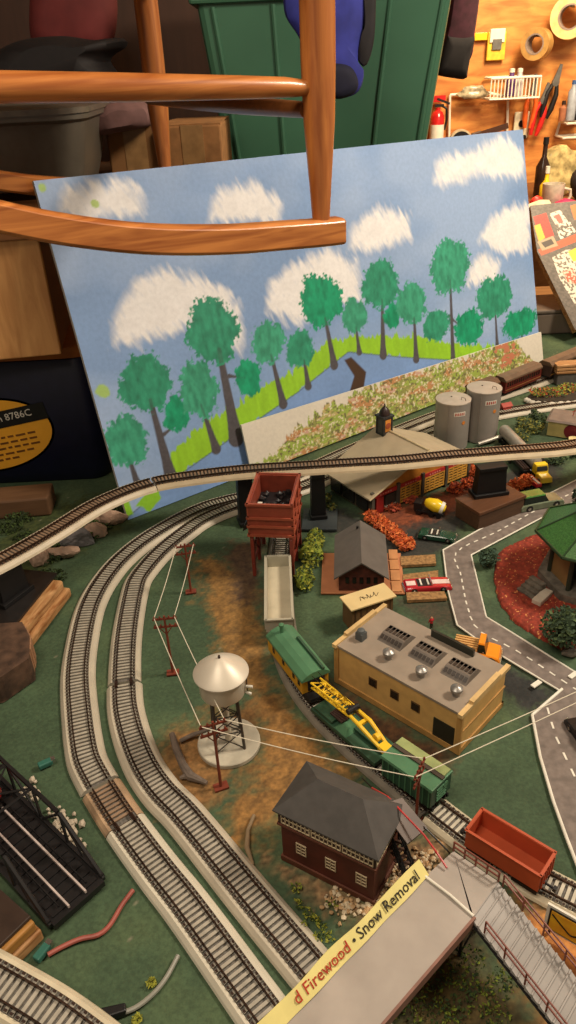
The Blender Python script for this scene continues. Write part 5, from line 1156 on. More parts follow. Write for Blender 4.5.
# driftwood
M_drift = mat('driftwood',(112,98,86),.8,var=.2,wood=(8,8,30),scale=8,bump=.0004)
def stickm(pts, r): return MB().tube([Vector(at(*q[:2], q[2])) for q in pts], r, 9)
b = stickm([(172,734,.006),(176,748,.006),(183,765,.005),(190,776,.005),(207,783,.004)],[.003,.0038,.004,.0048,.002]); b.tube([Vector(at(189,775,.005)),Vector(at(180,778,.003))],[.004,.0015],8); tag(b.build('driftwood', M_drift, smooth=True), 'forked grey driftwood branch lying beside the inner track', 'driftwood')
b = stickm([(180,741,.004),(192,735,.006),(212,728,.008)],[.0022,.0024,.0012]); tag(b.build('driftwood', M_drift, smooth=True), 'thin grey driftwood twig leaning towards the water tower base', 'driftwood')
b = stickm([(254,815,.004),(248,830,.003),(247,848,.003),(253,865,.002)],[.0016,.0018,.0024,.0014]); tag(b.build('driftwood', mat('tan_stick',(150,128,98),.8), smooth=True), 'crooked tan stick lying in front of the signal tower wall', 'stick')
# wires on the ground
def conn(px,py,label,rz):
    p = at(px,py); o = thing('wire_connector', label, 'connector', (p.x,p.y,0), rz); MB().box((0,0,.0035),(.014,.007,.006)).build('shell', mat('teal_plastic',(60,112,98),.25,alpha=.9), o, bevel=.0012); MB().box((.008,0,.0045),(.004,.005,.004)).build('metal_tip', mat('chrome',(0,0,0)), o); return o
conn(46,766,'teal wire connector beside the top of the truss bridge',R(30)); conn(43,955,'teal wire connector at the end of the pink red wire',R(60))
b = MB().tube(spline([Vector(at(x,y,.0022)) for x,y in [(48,955),(60,948),(80,939),(98,935),(110,925),(122,905),(134,889)]],.004), .0020, 8); tag(b.build('ground_wire', mat('pink_insulation',(160,84,72),.5), smooth=True), 'pink red wire running across the green ground to the outer track', 'wire')
b = MB().tube(spline([Vector(at(x,y,.0024)) for x,y in [(118,1014),(135,1008),(152,995),(166,978),(180,952)]],.004), .0019, 8); o = b.build('ground_wire', mat('grey_insulation',(140,138,126),.4), smooth=True); tag(o, 'grey wire curving from the black plug to the outer track', 'wire')
p = at(116,1014); o = thing('black_plug', 'small black plug at the end of the grey wire', 'plug', (p.x,p.y,0), R(15)); MB().hexa([(-.016,-.006,.0003),(.008,-.004,.0003),(.008,.004,.0003),(-.016,.006,.0003),(-.014,-.004,.008),(.008,-.003,.006),(.008,.003,.006),(-.014,.004,.008)]).build('body', M_black, o, bevel=.001)
for q,lb in [((152,984),'tiny yellow moss tuft beside the grey wire'),((137,1021),'tiny yellow moss tuft at the bottom edge near the black plug')]:
    p = at(*q); b = MB().leaves((p.x,p.y,.002),(.004,.004,.002),60,.0018,(0,)); b.v=[(v[0],v[1],max(v[2],.0003)) for v in b.v]; tag(b.build('moss_tuft', M_lg2), lb, 'moss tuft')
# moss and rubble around signal tower
b = MB()
for q in [(300,905),(308,915),(315,922),(322,930),(330,938),(304,928),(318,940),(332,905),(296,890),(470,960),(445,975),(430,1000),(455,1010),(410,1015),(480,1000),(495,1018),(440,1020),(468,985),(500,985)]:
    p = at(*q); b.leaves((p.x,p.y,.003),(.005,.005,.004) if q[0]<340 else (.012,.012,.006),34 if q[0]<340 else 90,.0016,(0,1,2) if q[0]<340 else (0,2,3))
b.v=[(v[0],v[1],max(v[2],.0003)) for v in b.v]; tag(b.build('moss_scatter', [M_lg,M_lg2,mat('grass_green',(0,0,0)),M_dg]), 'yellow green moss scattered by the inner track and under the footbridge', 'moss', kind='stuff')
b = MB()
for _ in range(420):
    q = random.choice([(385,895),(395,880),(405,870),(415,885),(425,860),(370,912),(400,900),(440,870),(335,900),(350,908)]); p = at(q[0]+random.gauss(0,7), q[1]+random.gauss(0,5)); b.blob((p.x,p.y,.001), random.uniform(.0008,.0026), random.choice((0,1)), n=1)
b.v=[(v[0],v[1],max(v[2],.0003)) for v in b.v]; tag(b.build('rubble', [mat('tan_rubble',(196,160,116),.8), mat('pale_rubble',(214,196,164),.8)]), 'tan rubble around the foot of the signal tower', 'rubble', kind='stuff')
b = MB()
for _ in range(110):
    q = random.choice([(30,795),(60,820),(66,830),(72,845)]); p = at(q[0]+random.gauss(0,6), q[1]+random.gauss(0,7)); b.blob((p.x,p.y,.002), random.uniform(.0015,.0038), 0, n=1)
tag(b.build('gravel', [mat('pale_gravel',(200,186,164),.8)]), 'pale gravel chips heaped beside the truss bridge', 'gravel', kind='stuff')
# ================================================================ ROCKING CHAIR
M_oak = mat('golden_oak', (190, 118, 58), .35, rgb2=(150,84,38), wood=(30,30,3), scale=3, coat=.25); M_oakh = mat('oak_horizontal', (196, 124, 62), .35, rgb2=(150,84,38), wood=(3,3,40), scale=3, coat=.25)
ch = thing('rocking_chair', 'golden oak rocking chair whose leg and curved rocker reach over the painted mural', 'chair')
N0 = Vector(aty(321,218,.80)); sdir = Vector((-.87,-.49,0)).normalized(); nrm_ = Vector((-sdir.y, sdir.x, 0)); 
def onplane(px,py,P,n):
    d = ray(px,py); return CAM+d*((P-CAM).dot(n)/d.dot(n))
cross_ = Vector(aty(164,160,1.22))-N0; cross_.z = 0
seat_z = .700
legN = [N0, N0+Vector((0,0,.03)), N0+Vector((0,0,.09)), N0+Vector((0,0,.14)), Vector((N0.x,N0.y,seat_z+.01))]; lr = [.0085,.0105,.0148,.0160,.0160]
sb = sdir*.40
for off, nm in ((Vector((0,0,0)),'n'),(cross_,'f'),(sb,'nb'),(cross_+sb,'fb')):
    MB().tube([q+off-Vector((0,0,.004 if 'b' not in nm else -.012)) for q in legN], lr, 20).build('leg', M_oak, ch, smooth=True)
rp_ = [onplane(x,y,N0,nrm_) for x,y in [(341,229.5),(318,232),(280,235),(230,238.5),(170,239),(120,236),(60,228),(0,216),(-80,196)]]
for k_,off in enumerate((Vector((0,0,0)),cross_)):
    P = spline([q+off-Vector((0,0,.004*k_)) for q in rp_], .012); 
    b = MB(); b.sweep(P, [(-.010,-.0135),(.010,-.0135),(.0115,-.010),(.0115,.009),(.009,.0125),(-.009,.0125),(-.0115,.009),(-.0115,-.010)]); b.build('rocker', M_oakh, ch, bevel=.003)
rg_ = [onplane(x,y,N0,nrm_) for x,y in [(306,88),(285,87.5),(240,87.5),(120,87.5),(0,87)]]; e_ = N0+sb; rg_.append(Vector((e_.x,e_.y,rg_[-1].z)))
for off in (Vector((0,0,0)),cross_): MB().tube([q+off for q in rg_], [.0065,.0084,.0094,.0108,.0112,.010], 18).build('side_rung', M_oakh, ch, smooth=True)
ra = Vector(aty(306,110,.80)); rb_ = ra+cross_; rb_.z = ra.z
MB().tube([ra.lerp(rb_,t_) for t_ in (0,.3,.6,1)], [.007,.009,.009,.007], 14).build('front_rung', mat('dark_oak',(120,72,36),.35,wood=(3,40,40),scale=3), ch, smooth=True)
b = MB(); c4 = [N0-sdir*.03-cross_.normalized()*.03, N0-sdir*.03+cross_+cross_.normalized()*.03, N0+sb+cross_+cross_.normalized()*.03+sdir*.03, N0+sb-cross_.normalized()*.03+sdir*.03]
b.prism([(q.x,q.y) for q in c4], seat_z, seat_z+.028); b.build('seat', M_oakh, ch, bevel=.006)
b = MB()
for A_,B_ in ((N0,N0+cross_),(N0+sb,N0+sb+cross_),(N0+cross_,N0+cross_+sb),(N0,N0+sb)):
    t_ = (B_-A_).normalized(); s_ = Vector((-t_.y,t_.x,0))*.008; A2, B2_ = A_+t_*.01, B_-t_*.01
    b.hexa([tuple((A2-s_)[:2])+(seat_z-.022,),tuple((B2_-s_)[:2])+(seat_z-.022,),tuple((B2_+s_)[:2])+(seat_z-.022,),tuple((A2+s_)[:2])+(seat_z-.022,),tuple((A2-s_)[:2])+(seat_z,),tuple((B2_-s_)[:2])+(seat_z,),tuple((B2_+s_)[:2])+(seat_z,),tuple((A2+s_)[:2])+(seat_z,)])
b.build('seat_rail', M_oakh, ch)
# ================================================================ STORAGE BEHIND
M_card = mat('cardboard', (150,106,62), .8, var=.08, scale=12); M_cardd = mat('cardboard_dark', (112,78,48), .8, var=.1, scale=12)
def carton(label, x0, x1, y0, y1, z0, z1, m=None, rz=0, flaps=True, name='cardboard_box'):
    o = thing(name, label, 'box', ((x0+x1)/2,(y0+y1)/2,z0), rz); w_, d_, h_ = x1-x0, y1-y0, z1-z0
    MB().box((0,0,h_/2),(w_,d_,h_)).build('body', m or M_card, o, bevel=.003)
    if flaps:
        MB().box((0,-d_/4,h_+.002),(w_,d_/2-.004,.003), rx=.03).build('flap', m or M_card, o); MB().box((0,d_/4,h_+.002),(w_,d_/2-.004,.003), rx=-.03).build('flap', m or M_card, o)
        MB().box((0,0,h_*.5),(.04,d_+.0015,h_+.001)).build('tape_strip', mat('packing_tape',(170,130,84),.3), o)
    return o
carton('big brown cardboard box behind the mural holding the smaller boxes', -.78,-.11,1.50,2.0,0,.40, M_cardd)
carton('brown cardboard box standing left of the chair leg, beside the clear bin', -.300,-.200,1.53,1.74,.408,.505, M_card, rz=.06)
carton('tan cardboard box standing right of the rear chair leg', -.185,-.082,1.51,1.69,.408,.500, mat('tan_cardboard',(170,120,72),.8), rz=-.05)
carton('plain brown box hidden behind the mural under the green tote', -.02,.42,1.66,2.10,0,.30, M_cardd)
# green tote
tt_ = thing('storage_tote', 'big dark green plastic storage tote standing behind the mural', 'storage tote', (.118,1.90,.309)); M_tote = mat('forest_green_plastic',(66,108,84),.35,var=.06,scale=6); M_toted = mat('tote_dark_green',(34,64,46),.35,var=.05)
w0,w1,d0,d1,H_ = .197,.250,.13,.165,.42; b = MB()
b.hexa([(-w0,-d0,0),(w0,-d0,0),(w0,d0,0),(-w0,d0,0),(-w1,-d1,H_),(w1,-d1,H_),(w1,d1,H_),(-w1,d1,H_)]); b.build('body', M_tote, tt_, bevel=.012)
b = MB(); b.box((0,0,H_-.018),(w1*2+.018,d1*2+.018,.045)); b.build('rim', M_tote, tt_, bevel=.006)
b = MB(); b.box((0,0,H_+.018),(w1*2+.03,d1*2+.03,.024)); b.build('lid', M_toted, tt_, bevel=.008)
for x0_,x1_ in ((.125,.090),(.226,.180),(-.10,-.085),(-.215,-.175)):
    y0_ = -d1-.001; b = MB(); b.tube([(x0_,-d1+.004-.000,H_-.045),((x0_+x1_)/2,-(d0+d1)/2-.001,H_/2),(x1_,-d0-.002,.01)],.005,8); b.build('rib', M_tote, tt_, smooth=True)
for s in (-1,1): b = MB(); b.hexa([(s*.115,-d1+.010,.06),(s*.200,-d1+.010,.06),(s*.200,-d0-.02,.06),(s*.115,-d0-.02,.06),(s*.118,-d1-.004,H_-.06),(s*.235,-d1-.004,H_-.06),(s*.235,-d1+.01,H_-.06),(s*.118,-d1+.01,H_-.06)]); 
# soft goods
def soft(name, label, cat, pxs, Y, th, m, extra=None, parent=None, rnd=.5):
    P = [Vector(aty(x,y,Y)) for x,y in pxs]; cx = sum(p.x for p in P)/len(P); cz = sum(p.z for p in P)/len(P); o = thing(name, label, cat, (cx,Y,cz)) if label else None
    P = [(p.x-cx,p.z-cz) for p in P]; P2 = spline([(x,z_,0) for x,z_ in P+[P[0]]], .008); b = MB(); n = len(P2); L_ = [(1.0,0),(.96,.5),(.8,.85),(.5,1.0)]; vs = []
    for k_,t_ in L_[::-1]: vs += [(p.x*k_,-th*t_,p.y*k_) for p in P2]
    for k_,t_ in L_[1:]: vs += [(p.x*k_,th*t_,p.y*k_) for p in P2]
    R_ = 7; fs = [(r_*n+i,r_*n+(i+1)%n,(r_+1)*n+(i+1)%n,(r_+1)*n+i) for r_ in range(R_-1) for i in range(n)]+[tuple(range(n-1,-1,-1)),tuple(range((R_-1)*n,R_*n))]
    b.add(vs, fs); q = b.build(extra or 'body', m, o or parent, smooth=True)
    if parent: q.location = Vector((cx,Y,cz))-parent.location
    return o or q
jk = soft('blue_bag','royal blue bag with black trim hanging in front of the green tote','bag',[(322,-60),(362,-60),(364,20),(358,60),(364,72),(358,92),(338,98),(318,88),(300,40),(284,10),(290,-40)],1.52,.02,mat('royal_blue_cloth',(52,58,150),.75,var=.15,scale=30),'blue_panel')
soft('x',None,None,[(318,62),(350,66),(358,88),(340,99),(318,92)],1.505,.018,mat('navy_cloth',(22,22,44),.8),'dark_corner',jk); soft('x',None,None,[(358,-60),(374,-60),(375,30),(366,66),(357,56),(364,30)],1.515,.010,mat('black_webbing',(34,30,32),.7),'strap',jk)
jm = soft('maroon_jacket','dark maroon jacket sleeve with a black cuff hanging beside the tool wall','jacket',[(452,-60),(482,-60),(480,-20),(478,4),(474,32),(468,62),(440,60),(445,30),(449,0)],2.30,.03,mat('maroon_fleece',(62,26,38),.9,var=.2,scale=60),'sleeve'); soft('x',None,None,[(446,34),(460,35),(474,36),(471,50),(467,72),(465,79),(452,78),(437,75),(437,70),(441,52)],2.29,.028,mat('black_cuff_cloth',(22,18,20),.9),'cuff',jm)
tag(soft('duffel_bag','black soft bag lying on top of the boxes at the upper left','bag',[(-30,90),(-8,60),(20,42),(60,36),(95,40),(122,38),(125,46),(108,60),(112,90)],1.75,.10,mat('black_nylon',(26,20,20),.7)))
tag(soft('pink_bag','dusty red cloth bag behind the black bag at the upper left','bag',[(32,-30),(108,-30),(112,44),(70,50),(34,44)],1.90,.05,mat('dusty_red_cloth',(116,46,44),.8,var=.15,scale=15)))
tag(soft('mauve_bundle','mauve cloth bundle between the clear bin and the chair leg','bundle',[(92,112),(120,100),(152,104),(154,124),(120,132),(96,134)],1.50,.05,mat('mauve_cloth',(130,96,92),.85,var=.1)))
# clear bin: rounded tapered box
cb = thing('plastic_bin', 'grey translucent plastic bin at the left below the chair rung', 'bin', (-.47,1.42,.43)); b = MB()
def rrect(w_,d_,r_,n=6): return [(sx*(w_/2-r_)+r_*math.cos(a),sy*(d_/2-r_)+r_*math.sin(a)) for sx,sy,a0 in ((1,1,0),(-1,1,90),(-1,-1,180),(1,-1,270)) for a in [R(a0+90*k/n) for k in range(n+1)]]
def loft(b, rings, cap0=True, cap1=True, mi=0):
    n = len(rings[0]); vs = [v for r_ in rings for v in r_]; fs = [(k*n+i,k*n+(i+1)%n,(k+1)*n+(i+1)%n,(k+1)*n+i) for k in range(len(rings)-1) for i in range(n)]
    if cap0: fs.append(tuple(range(n-1,-1,-1)))
    if cap1: fs.append(tuple(range((len(rings)-1)*n,len(rings)*n)))
    return b.add(vs, fs, mi)
ring = lambda w_,d_,r_,z_: [(x,y,z_) for x,y in rrect(w_,d_,r_)]
M_bin = mat('smoky_plastic',(104,96,84),.3,var=.05,alpha=.92)
loft(b, [ring(.32,.20,.035,0),ring(.34,.22,.04,.03),ring(.37,.25,.045,.095),ring(.385,.265,.05,.10),ring(.385,.265,.05,.108)]); b.build('body', M_bin, cb, smooth=True)
b = MB(); loft(b, [ring(.39,.27,.05,.108),ring(.39,.27,.05,.116),ring(.36,.24,.045,.121)]); b.build('lid', mat('smoky_lid',(112,102,88),.3), cb, smooth=True)
b = MB(); b.tube([(-.13,-.135,.07),(.05,-.137,.045)],.003,8); b.build('handle_ridge', M_bin, cb)
# wooden shelves / crate left
M_wd = mat('warm_brown_board',(128,82,44),.5,wood=(2,10,10),scale=6); M_lw = mat('light_maple_board',(222,166,104),.5,rgb2=(196,138,82),wood=(12,2,2),scale=5)
wc_ = thing('wooden_crate', 'pale wooden crate standing on the navy case at the left', 'crate', (-.618,1.167,.232), R(8))
MB().box((.0,-.10,.083),(.56,.014,.166)).build('front_board', M_lw, wc_, bevel=.002); 
for s in (-1,1): MB().box((s*.273,.0,.083),(.014,.19,.166)).build('side_board', M_wd, wc_, bevel=.002)
MB().box((.0,.10,.083),(.56,.014,.166)).build('back_board', M_wd, wc_, bevel=.002); MB().box((0,0,.007),(.53,.186,.012)).build('bottom_board', M_wd, wc_)
MB().box((0,.0,.176),(.60,.24,.018)).build('lid_board', M_wd, wc_, bevel=.002)
sh_ = thing('plywood_sheet', 'dark brown plywood sheet standing behind the wooden crate', 'board', (-.47,1.455,0)); MB().box((0,0,.205),(.52,.018,.41)).build('panel', mat('dark_plywood',(92,56,30),.6,wood=(2,10,10),scale=5), sh_)
ol_ = thing('wooden_tray', 'orange brown curved wooden tray edge between the crate and the navy case', 'tray', (-.49,1.25,.2115)); b = MB(); loft(b,[ring(.46,.22,.08,0),ring(.47,.23,.085,.018)]); b.build('tray', mat('orange_brown_wood',(150,84,34),.4,wood=(2,12,12),scale=5), ol_, smooth=True)
nc = thing('battery_charger_case', 'navy case with an orange oval label at the left behind the raised track', 'case', (-.57,1.25,.0)); M_navy = mat('navy_case_plastic',(18,20,44),.45)
b = MB(); loft(b,[ring(.54,.22,.03,.0),ring(.56,.24,.035,.02),ring(.56,.24,.035,.19),ring(.54,.22,.03,.21)]); b.build('body', M_navy, nc, smooth=True)
b = MB(); n=48; lx, lz = aty(-10,437,1.127).x+.57, aty(-10,437,1.127).z; tl_ = R(9)
def ell(rx_,rz_,y): return [(lx+rx_*math.cos(a)*math.cos(tl_)-rz_*math.sin(a)*math.sin(tl_), y, lz+rx_*math.cos(a)*math.sin(tl_)+rz_*math.sin(a)*math.cos(tl_)) for a in [2*math.pi*k/n for k in range(n)]]
loft(b,[ell(.102,.060,-.1205),ell(.102,.060,-.1195)]); lb_ = b.build('oval_label', mat('mustard_label',(236,168,48),.5,var=.03), nc)
b = MB(); loft(b,[ell(.106,.064,-.1200),ell(.106,.064,-.1190)]); b.build('label_border', mat('brown_ink',(120,74,26),.5), nc)
MB().box((lx+.034,-.1212,lz+.030),(.13,.0008,.028), ry=-R(10)).build('black_strip', M_black, lb_)
b = MB()
for r_ in range(5):
    x = -.045
    while x < .078-.012*abs(r_-1): l_ = random.uniform(.006,.016); b.box((lx+x+l_/2,-.1210,lz-.006-r_*.0095+(x)*.16),(l_,.0005,.0032), ry=-R(9)); x += l_+.004
b.build('small_print', mat('brown_ink',(0,0,0)), lb_)
def wtext(body,size,loc_,m_,parent,ry=0,rx=R(90)): return text(body,size,loc_,(rx,ry,0),m_,parent)
wtext('on 8786C', .0165, (lx+.010,-.1218,lz+.0225), mat('white_ink',(220,214,200),.5), nc, ry=-R(10))
MB().box((-.0,-.02,.2102),(.16,.1,.002)).build('top_recess', M_black, nc)
wl_ = thing('timber_plank', 'knotty brown timber plank lying in front of the navy case', 'plank', (-.55,1.035,0), R(4)); MB().box((0,0,.016),(.36,.05,.032)).build('plank', mat('knotty_brown',(104,74,50),.6,wood=(2,14,14),scale=7), wl_, bevel=.003)
tag(MB().box((-.865,2.46,.22),(1.83,.45,1.9)).build('shade_backing', mat('shade_backing_brown',(70,44,30),.6,wood=(8,8,1.5),scale=4), None, bevel=.004),'added tall dark brown cupboard behind the bags at the upper left','backing')  # dark block added to keep the shadowed upper left background dark
# ================================================================ TOOL WALL
WY = 2.985
def W(px,py,y=WY): return Vector(aty(px,py,y))
def wbox(name,label,cat,px0,py0,px1,py1,th,m,bev=.003):
    a,b_ = W(px0,py0),W(px1,py1); c = (a+b_)/2; o = thing(name,label,cat,(c.x,WY,c.z)); MB().box((0,0,0),(abs(b_.x-a.x),th,abs(a.z-b_.z))).build('body',m,o,bevel=bev); return o
ex_ = W(434.5,126); fe = thing('fire_extinguisher','small red fire extinguisher with a white label hanging on the plywood wall','fire extinguisher',(ex_.x,2.94,ex_.z))
MB().lathe([(.015,-.055),(.022,-.048),(.0235,-.04),(.0235,.030),(.018,.045),(.008,.052),(.008,.060)],n=28).build('cylinder',mat('fire_red',(206,36,34),.25,coat=.5),fe,smooth=True)
MB().lathe([(.0240,-.035),(.0240,.008)],n=28).build('label',M_white,fe,smooth=True); b = MB(); b.box((.004,0,.066),(.03,.014,.008)); b.box((.018,0,.078),(.045,.012,.007),ry=.35); b.tube([(.012,0,.066),(.030,0,.055),(.032,0,.02),(.026,0,-.01)],.004,8); b.build('handle_and_hose',M_black,fe)
MB().box((.0,.03,.085),(.06,.012,.02)).build('wall_bracket',mat('fire_red',(0,0,0)),fe)
M_wire = mat('white_coated_wire',(226,218,200),.4,var=.03)
def wframe(name,label,pts,r=.0045,cat='rack'):
    P = [W(*q) for q in pts]; o = thing(name,label,cat,tuple(P[0])); b = MB(); 
    for a,c in zip(P,P[1:]): b.tube([a-P[0],c-P[0]],r,8)
    b.build('wire_loop',M_wire,o); return o,P[0]
o,_ = wframe('wire_rack','white wire frame hanging below the wire basket on the plywood wall',[(449,140),(450,95),(484,92),(508,97),(507,136)])
o = thing('wire_basket','white wire basket shelf fixed to the plywood wall','basket',tuple(W(509,86))); b = MB(); c0 = W(509,86); x0 = W(485,78)-c0; x1 = W(533,78)-c0; z1 = W(533,96)-c0
for yy in (0,-.09):
    b.tube([(x0.x,yy,x0.z),(x1.x,yy,x0.z)],.004,8); b.tube([(x0.x,yy,z1.z),(x1.x,yy,z1.z)],.003,8)
for k_ in range(15): xx = x0.x+(x1.x-x0.x)*k_/14; b.tube([(xx,-.09,x0.z),(xx,-.09,z1.z),(xx,0,z1.z)],.0022,6)
for xx in (x0.x,x1.x): b.tube([(xx,0,x0.z),(xx,-.09,x0.z)],.003,6); b.tube([(xx,0,z1.z),(xx,-.09,z1.z)],.003,6)
b.build('wires',M_wire,o)
for i,(px,m_,lb) in enumerate([(511,mat('purple_label',(96,60,120),.5),'short purple bottle standing in the wire basket'),(519,mat('pale_bottle',(206,196,200),.4),'pale bottle beside the purple one in the wire basket')]):
    p = W(px,84,2.93); o = thing('bottle',lb,'bottle',(p.x,2.93,W(533,96).z+.006)); MB().lathe([(.014,0),(.016,.004),(.016,.05),(.008,.062),(.008,.07)],n=20).build('body',m_,o,smooth=True); MB().lathe([(.009,.07),(.009,.08),(.004,.082)],n=16).build('cap',M_white,o)
p = W(470,92); o = thing('wrapped_roll','crumpled clear plastic wrapped tool on the wire rack','tool',(p.x,2.95,p.z)); MB().blob((0,0,0),.022,0,n=3,jit=.25,sc=(2.6,.8,.7)).build('wrap',mat('clear_film',(200,184,150),.2,var=.3,scale=60),o,smooth=True)
def taperoll(label,px,py,r,rz,m_,th=.05,inner=.65):
    p = W(px,py,2.93); o = thing('tape_roll',label,'tape roll',(p.x,2.93,p.z),rz); b = MB(); n=40
    vs = []; 
    for rr_,yy in ((r,-th/2),(r,th/2),(r*inner,th/2),(r*inner,-th/2)): vs += [(rr_*math.cos(2*math.pi*k/n),yy,rr_*math.sin(2*math.pi*k/n)) for k in range(n)]
    fs = [(j*n+i,j*n+(i+1)%n,((j+1)%4)*n+(i+1)%n,((j+1)%4)*n+i) for j in range(4) for i in range(n)]; b.add(vs,fs); b.build('tape',m_,o,smooth=True)
    b = MB(); vs=[]
    for rr_,yy in ((r*inner*1.0,-th/2-.001),(r*inner*1.0,th/2+.001),(r*inner*.86,th/2+.001),(r*inner*.86,-th/2-.001)): vs += [(rr_*math.cos(2*math.pi*k/n),yy,rr_*math.sin(2*math.pi*k/n)) for k in range(n)]
    b.add(vs,fs); b.build('core',mat('card_core',(150,132,120),.7),o,smooth=True); MB().tube([(0,.06,r*inner-.008),(0,-.04,r*inner-.008)],.003,8).build('hook',M_dark,o); return o
taperoll('tan packing tape roll hanging above the pliers on the plywood wall',537,44,.047,R(-35),mat('tan_tape',(196,150,86),.35,coat=.3)); taperoll('cream masking tape roll hanging at the top right corner',571,17,.062,R(-25),mat('cream_tape',(232,208,140),.5),.06,.6)
pk_ = wbox('blister_pack','yellow and white blister pack hanging on the plywood wall','package',488,32,504,60,.012,mat('card_yellow',(240,196,60),.4)); MB().box((0,-.008,.03),(.05,.006,.04)).build('white_blister',M_white,pk_,bevel=.002); MB().box((0,-.010,.005),(.03,.006,.03)).build('tool_inside',mat('grey_steel',(120,116,110),.4,.5),pk_)
wbox('yellow_tag','small yellow tag to the left of the blister pack on the wall','tag',475,33,487,40,.004,M_caryel,.001)
ol = wbox('power_outlet','cream power outlet plate on the plywood wall','outlet',515,112,527,138,.008,mat('ivory_plate',(232,222,190),.4)); MB().lathe([(.011,0),(.011,.003)],(0,-.004,.005),20,axis=(0,-1,0)).build('socket',M_black,ol); MB().lathe([(.007,0),(.007,.003)],(.014,-.004,-.038),20,axis=(0,-1,0)).build('socket',M_black,ol)
def plier(label,px,py,col1,rz_,L_=.17):
    p = W(px,py,2.96); o = thing('pliers',label,'pliers',(p.x,2.96,p.z)); o.rotation_euler=(0,rz_,0)
    for s in (-1,1): MB().tube([(s*.004,0,.01),(s*.016,0,-.03),(s*.014,0,-.075),(s*.009,0,-L_*.62)],[.005,.0085,.0095,.006],10).build('handle',col1,o,smooth=True)
    b = MB(); b.hexa([(-.012,-.004,0),(.012,-.004,0),(.012,.004,0),(-.012,.004,0),(-.004,-.003,.06),(.004,-.003,.06),(.004,.003,.06),(-.004,.003,.06)]); b.lathe([(.012,-.006),(.012,.006)],(0,0,.005),18,axis=(0,1,0)); b.build('jaws',mat('grey_steel',(0,0,0)),o); return o
plier('pliers with red handles hanging right of the wire basket',543,102,mat('red_grip',(206,40,34),.35),R(12)); plier('black handled shears hanging behind the red pliers',555,84,M_black,R(14)); plier('grey and orange handled snips hanging at the edge of the wire basket',533,94,mat('orange_grip',(226,100,36),.4),R(4))
o,_ = wframe('wire_shelf','white wire shelf at the right edge of the plywood wall',[(590,120),(560,122),(556,136),(590,134)]); c0=_; b=MB()
for dz_ in (0,): b.tube([W(560,122)-c0,W(560,122)-c0+Vector((0,-.08,0))],.004,8); b.tube([W(560,122)-c0+Vector((0,-.08,0)),W(592,120)-c0+Vector((0,-.08,0))],.004,8); b.tube([W(556,136)-c0,W(556,136)-c0+Vector((0,-.08,0))],.004,8); b.tube([W(556,136)-c0+Vector((0,-.08,0)),W(592,134)-c0+Vector((0,-.08,0))],.004,8)
b.build('side_wires',M_wire,o)
for i,(px,m_,lb,hh,r_) in enumerate([(562,mat('clear_amber',(170,110,80),.2),'small amber jar standing on the right wire shelf',.05,.012),(570,mat('silver_blue',(170,176,186),.3),'silver spray can on the right wire shelf',.11,.016),(578,M_black,'black lidded jar at the end of the right wire shelf',.04,.016)]):
    p = W(px,118,2.93); z_ = W(570,121).z+.006; o = thing('jar' if i!=1 else 'spray_can',lb,'jar' if i!=1 else 'can',(p.x,2.93,z_)); MB().lathe([(r_*.9,0),(r_,.004),(r_,hh*.8),(r_*.5,hh*.92),(r_*.5,hh)],n=20).build('body',m_,o,smooth=True); MB().lathe([(r_*.55,hh),(r_*.5,hh+.012)],n=16).build('cap',mat('lid_blue',(60,90,140),.4) if i==1 else M_dark,o)
p = W(462,136,2.90); o = thing('round_gauge','black round tool with a cream rim peeping over the mural top','tool',(p.x,2.93,p.z-.02)); MB().lathe([(.040,0),(.040,.02)],n=36,axis=(0,-1,0)).build('rim',M_cream,o); MB().lathe([(.034,.02),(.034,.023)],n=36,axis=(0,-1,0)).build('face',M_black,o)
o = thing('hand_saw','dark blade leaning on the wire rack above the mural edge','saw',tuple(W(494,130,2.95))); b = MB(); b.box((0,0,0),(.10,.004,.018),ry=-R(14)); b.build('blade',mat('saw_brown',(84,56,44),.4,.3),o); MB().box((-.06,0,-.014),(.035,.012,.022),ry=-R(14)).build('handle',M_blk,o,bevel=.003)
# workbench with clutter
BZ = .165; wbn = thing('workbench','wooden workbench below the tool wall','workbench',(1.05,2.66,-.75)); MB().box((0,0,BZ+.75-.02),(1.2,.62,.04)).build('top',M_wd,wbn,bevel=.003)
for sx in (-1,1):
    for sy in (-1,1): MB().box((sx*.55,sy*.27,(BZ+.71)/2),(.07,.07,BZ+.71)).build('leg',M_wd,wbn)
def bench(px,py): p = at(px,py,BZ); return p
def bot(label,px,Y,r_,h_,m_,cap,name='bottle'):
    p = aty(px,160,Y); o = thing(name,label,'bottle',(p.x,Y,BZ+.0005)); MB().lathe([(r_*.85,0),(r_,.006),(r_,h_*.6),(r_*.35,h_*.78),(r_*.32,h_)],n=24).build('body',m_,o,smooth=True); MB().lathe([(r_*.4,h_),(r_*.38,h_+.02)],n=16).build('cap',cap,o)
bot('tall dark brown bottle on the workbench',544,2.62,.022,.16,mat('dark_brown_glass',(50,34,26),.15),M_black); bot('yellow squeeze bottle on the workbench beside the brown one',549,2.55,.018,.085,M_caryel,M_white)
p = aty(565,160,2.60); o = thing('plastic_bag','crumpled clear bag on the workbench','bag',(p.x+.01,2.66,BZ+.075)); MB().blob((0,0,0),.07,0,n=3,jit=.18,sc=(1.0,.5,1.05)).build('film',mat('clear_yellow_film',(214,190,130),.15,var=.3,scale=40),o,smooth=True)
p = aty(552,200,2.45); o = thing('mug','white mug on the workbench','mug',(p.x,2.45,BZ)); b=MB(); b.lathe([(.026,0),(.031,.006),(.033,.07),(.030,.07),(.027,.012)],n=28); b.build('cup',mat('glazed_white',(214,202,184),.2,coat=.5),o,smooth=True); MB().tube([(.032,0,.055),(.052,0,.05),(.055,0,.032),(.048,0,.018),(.031,0,.016)],.0045,8).build('handle',mat('glazed_white',(0,0,0)),o,smooth=True)
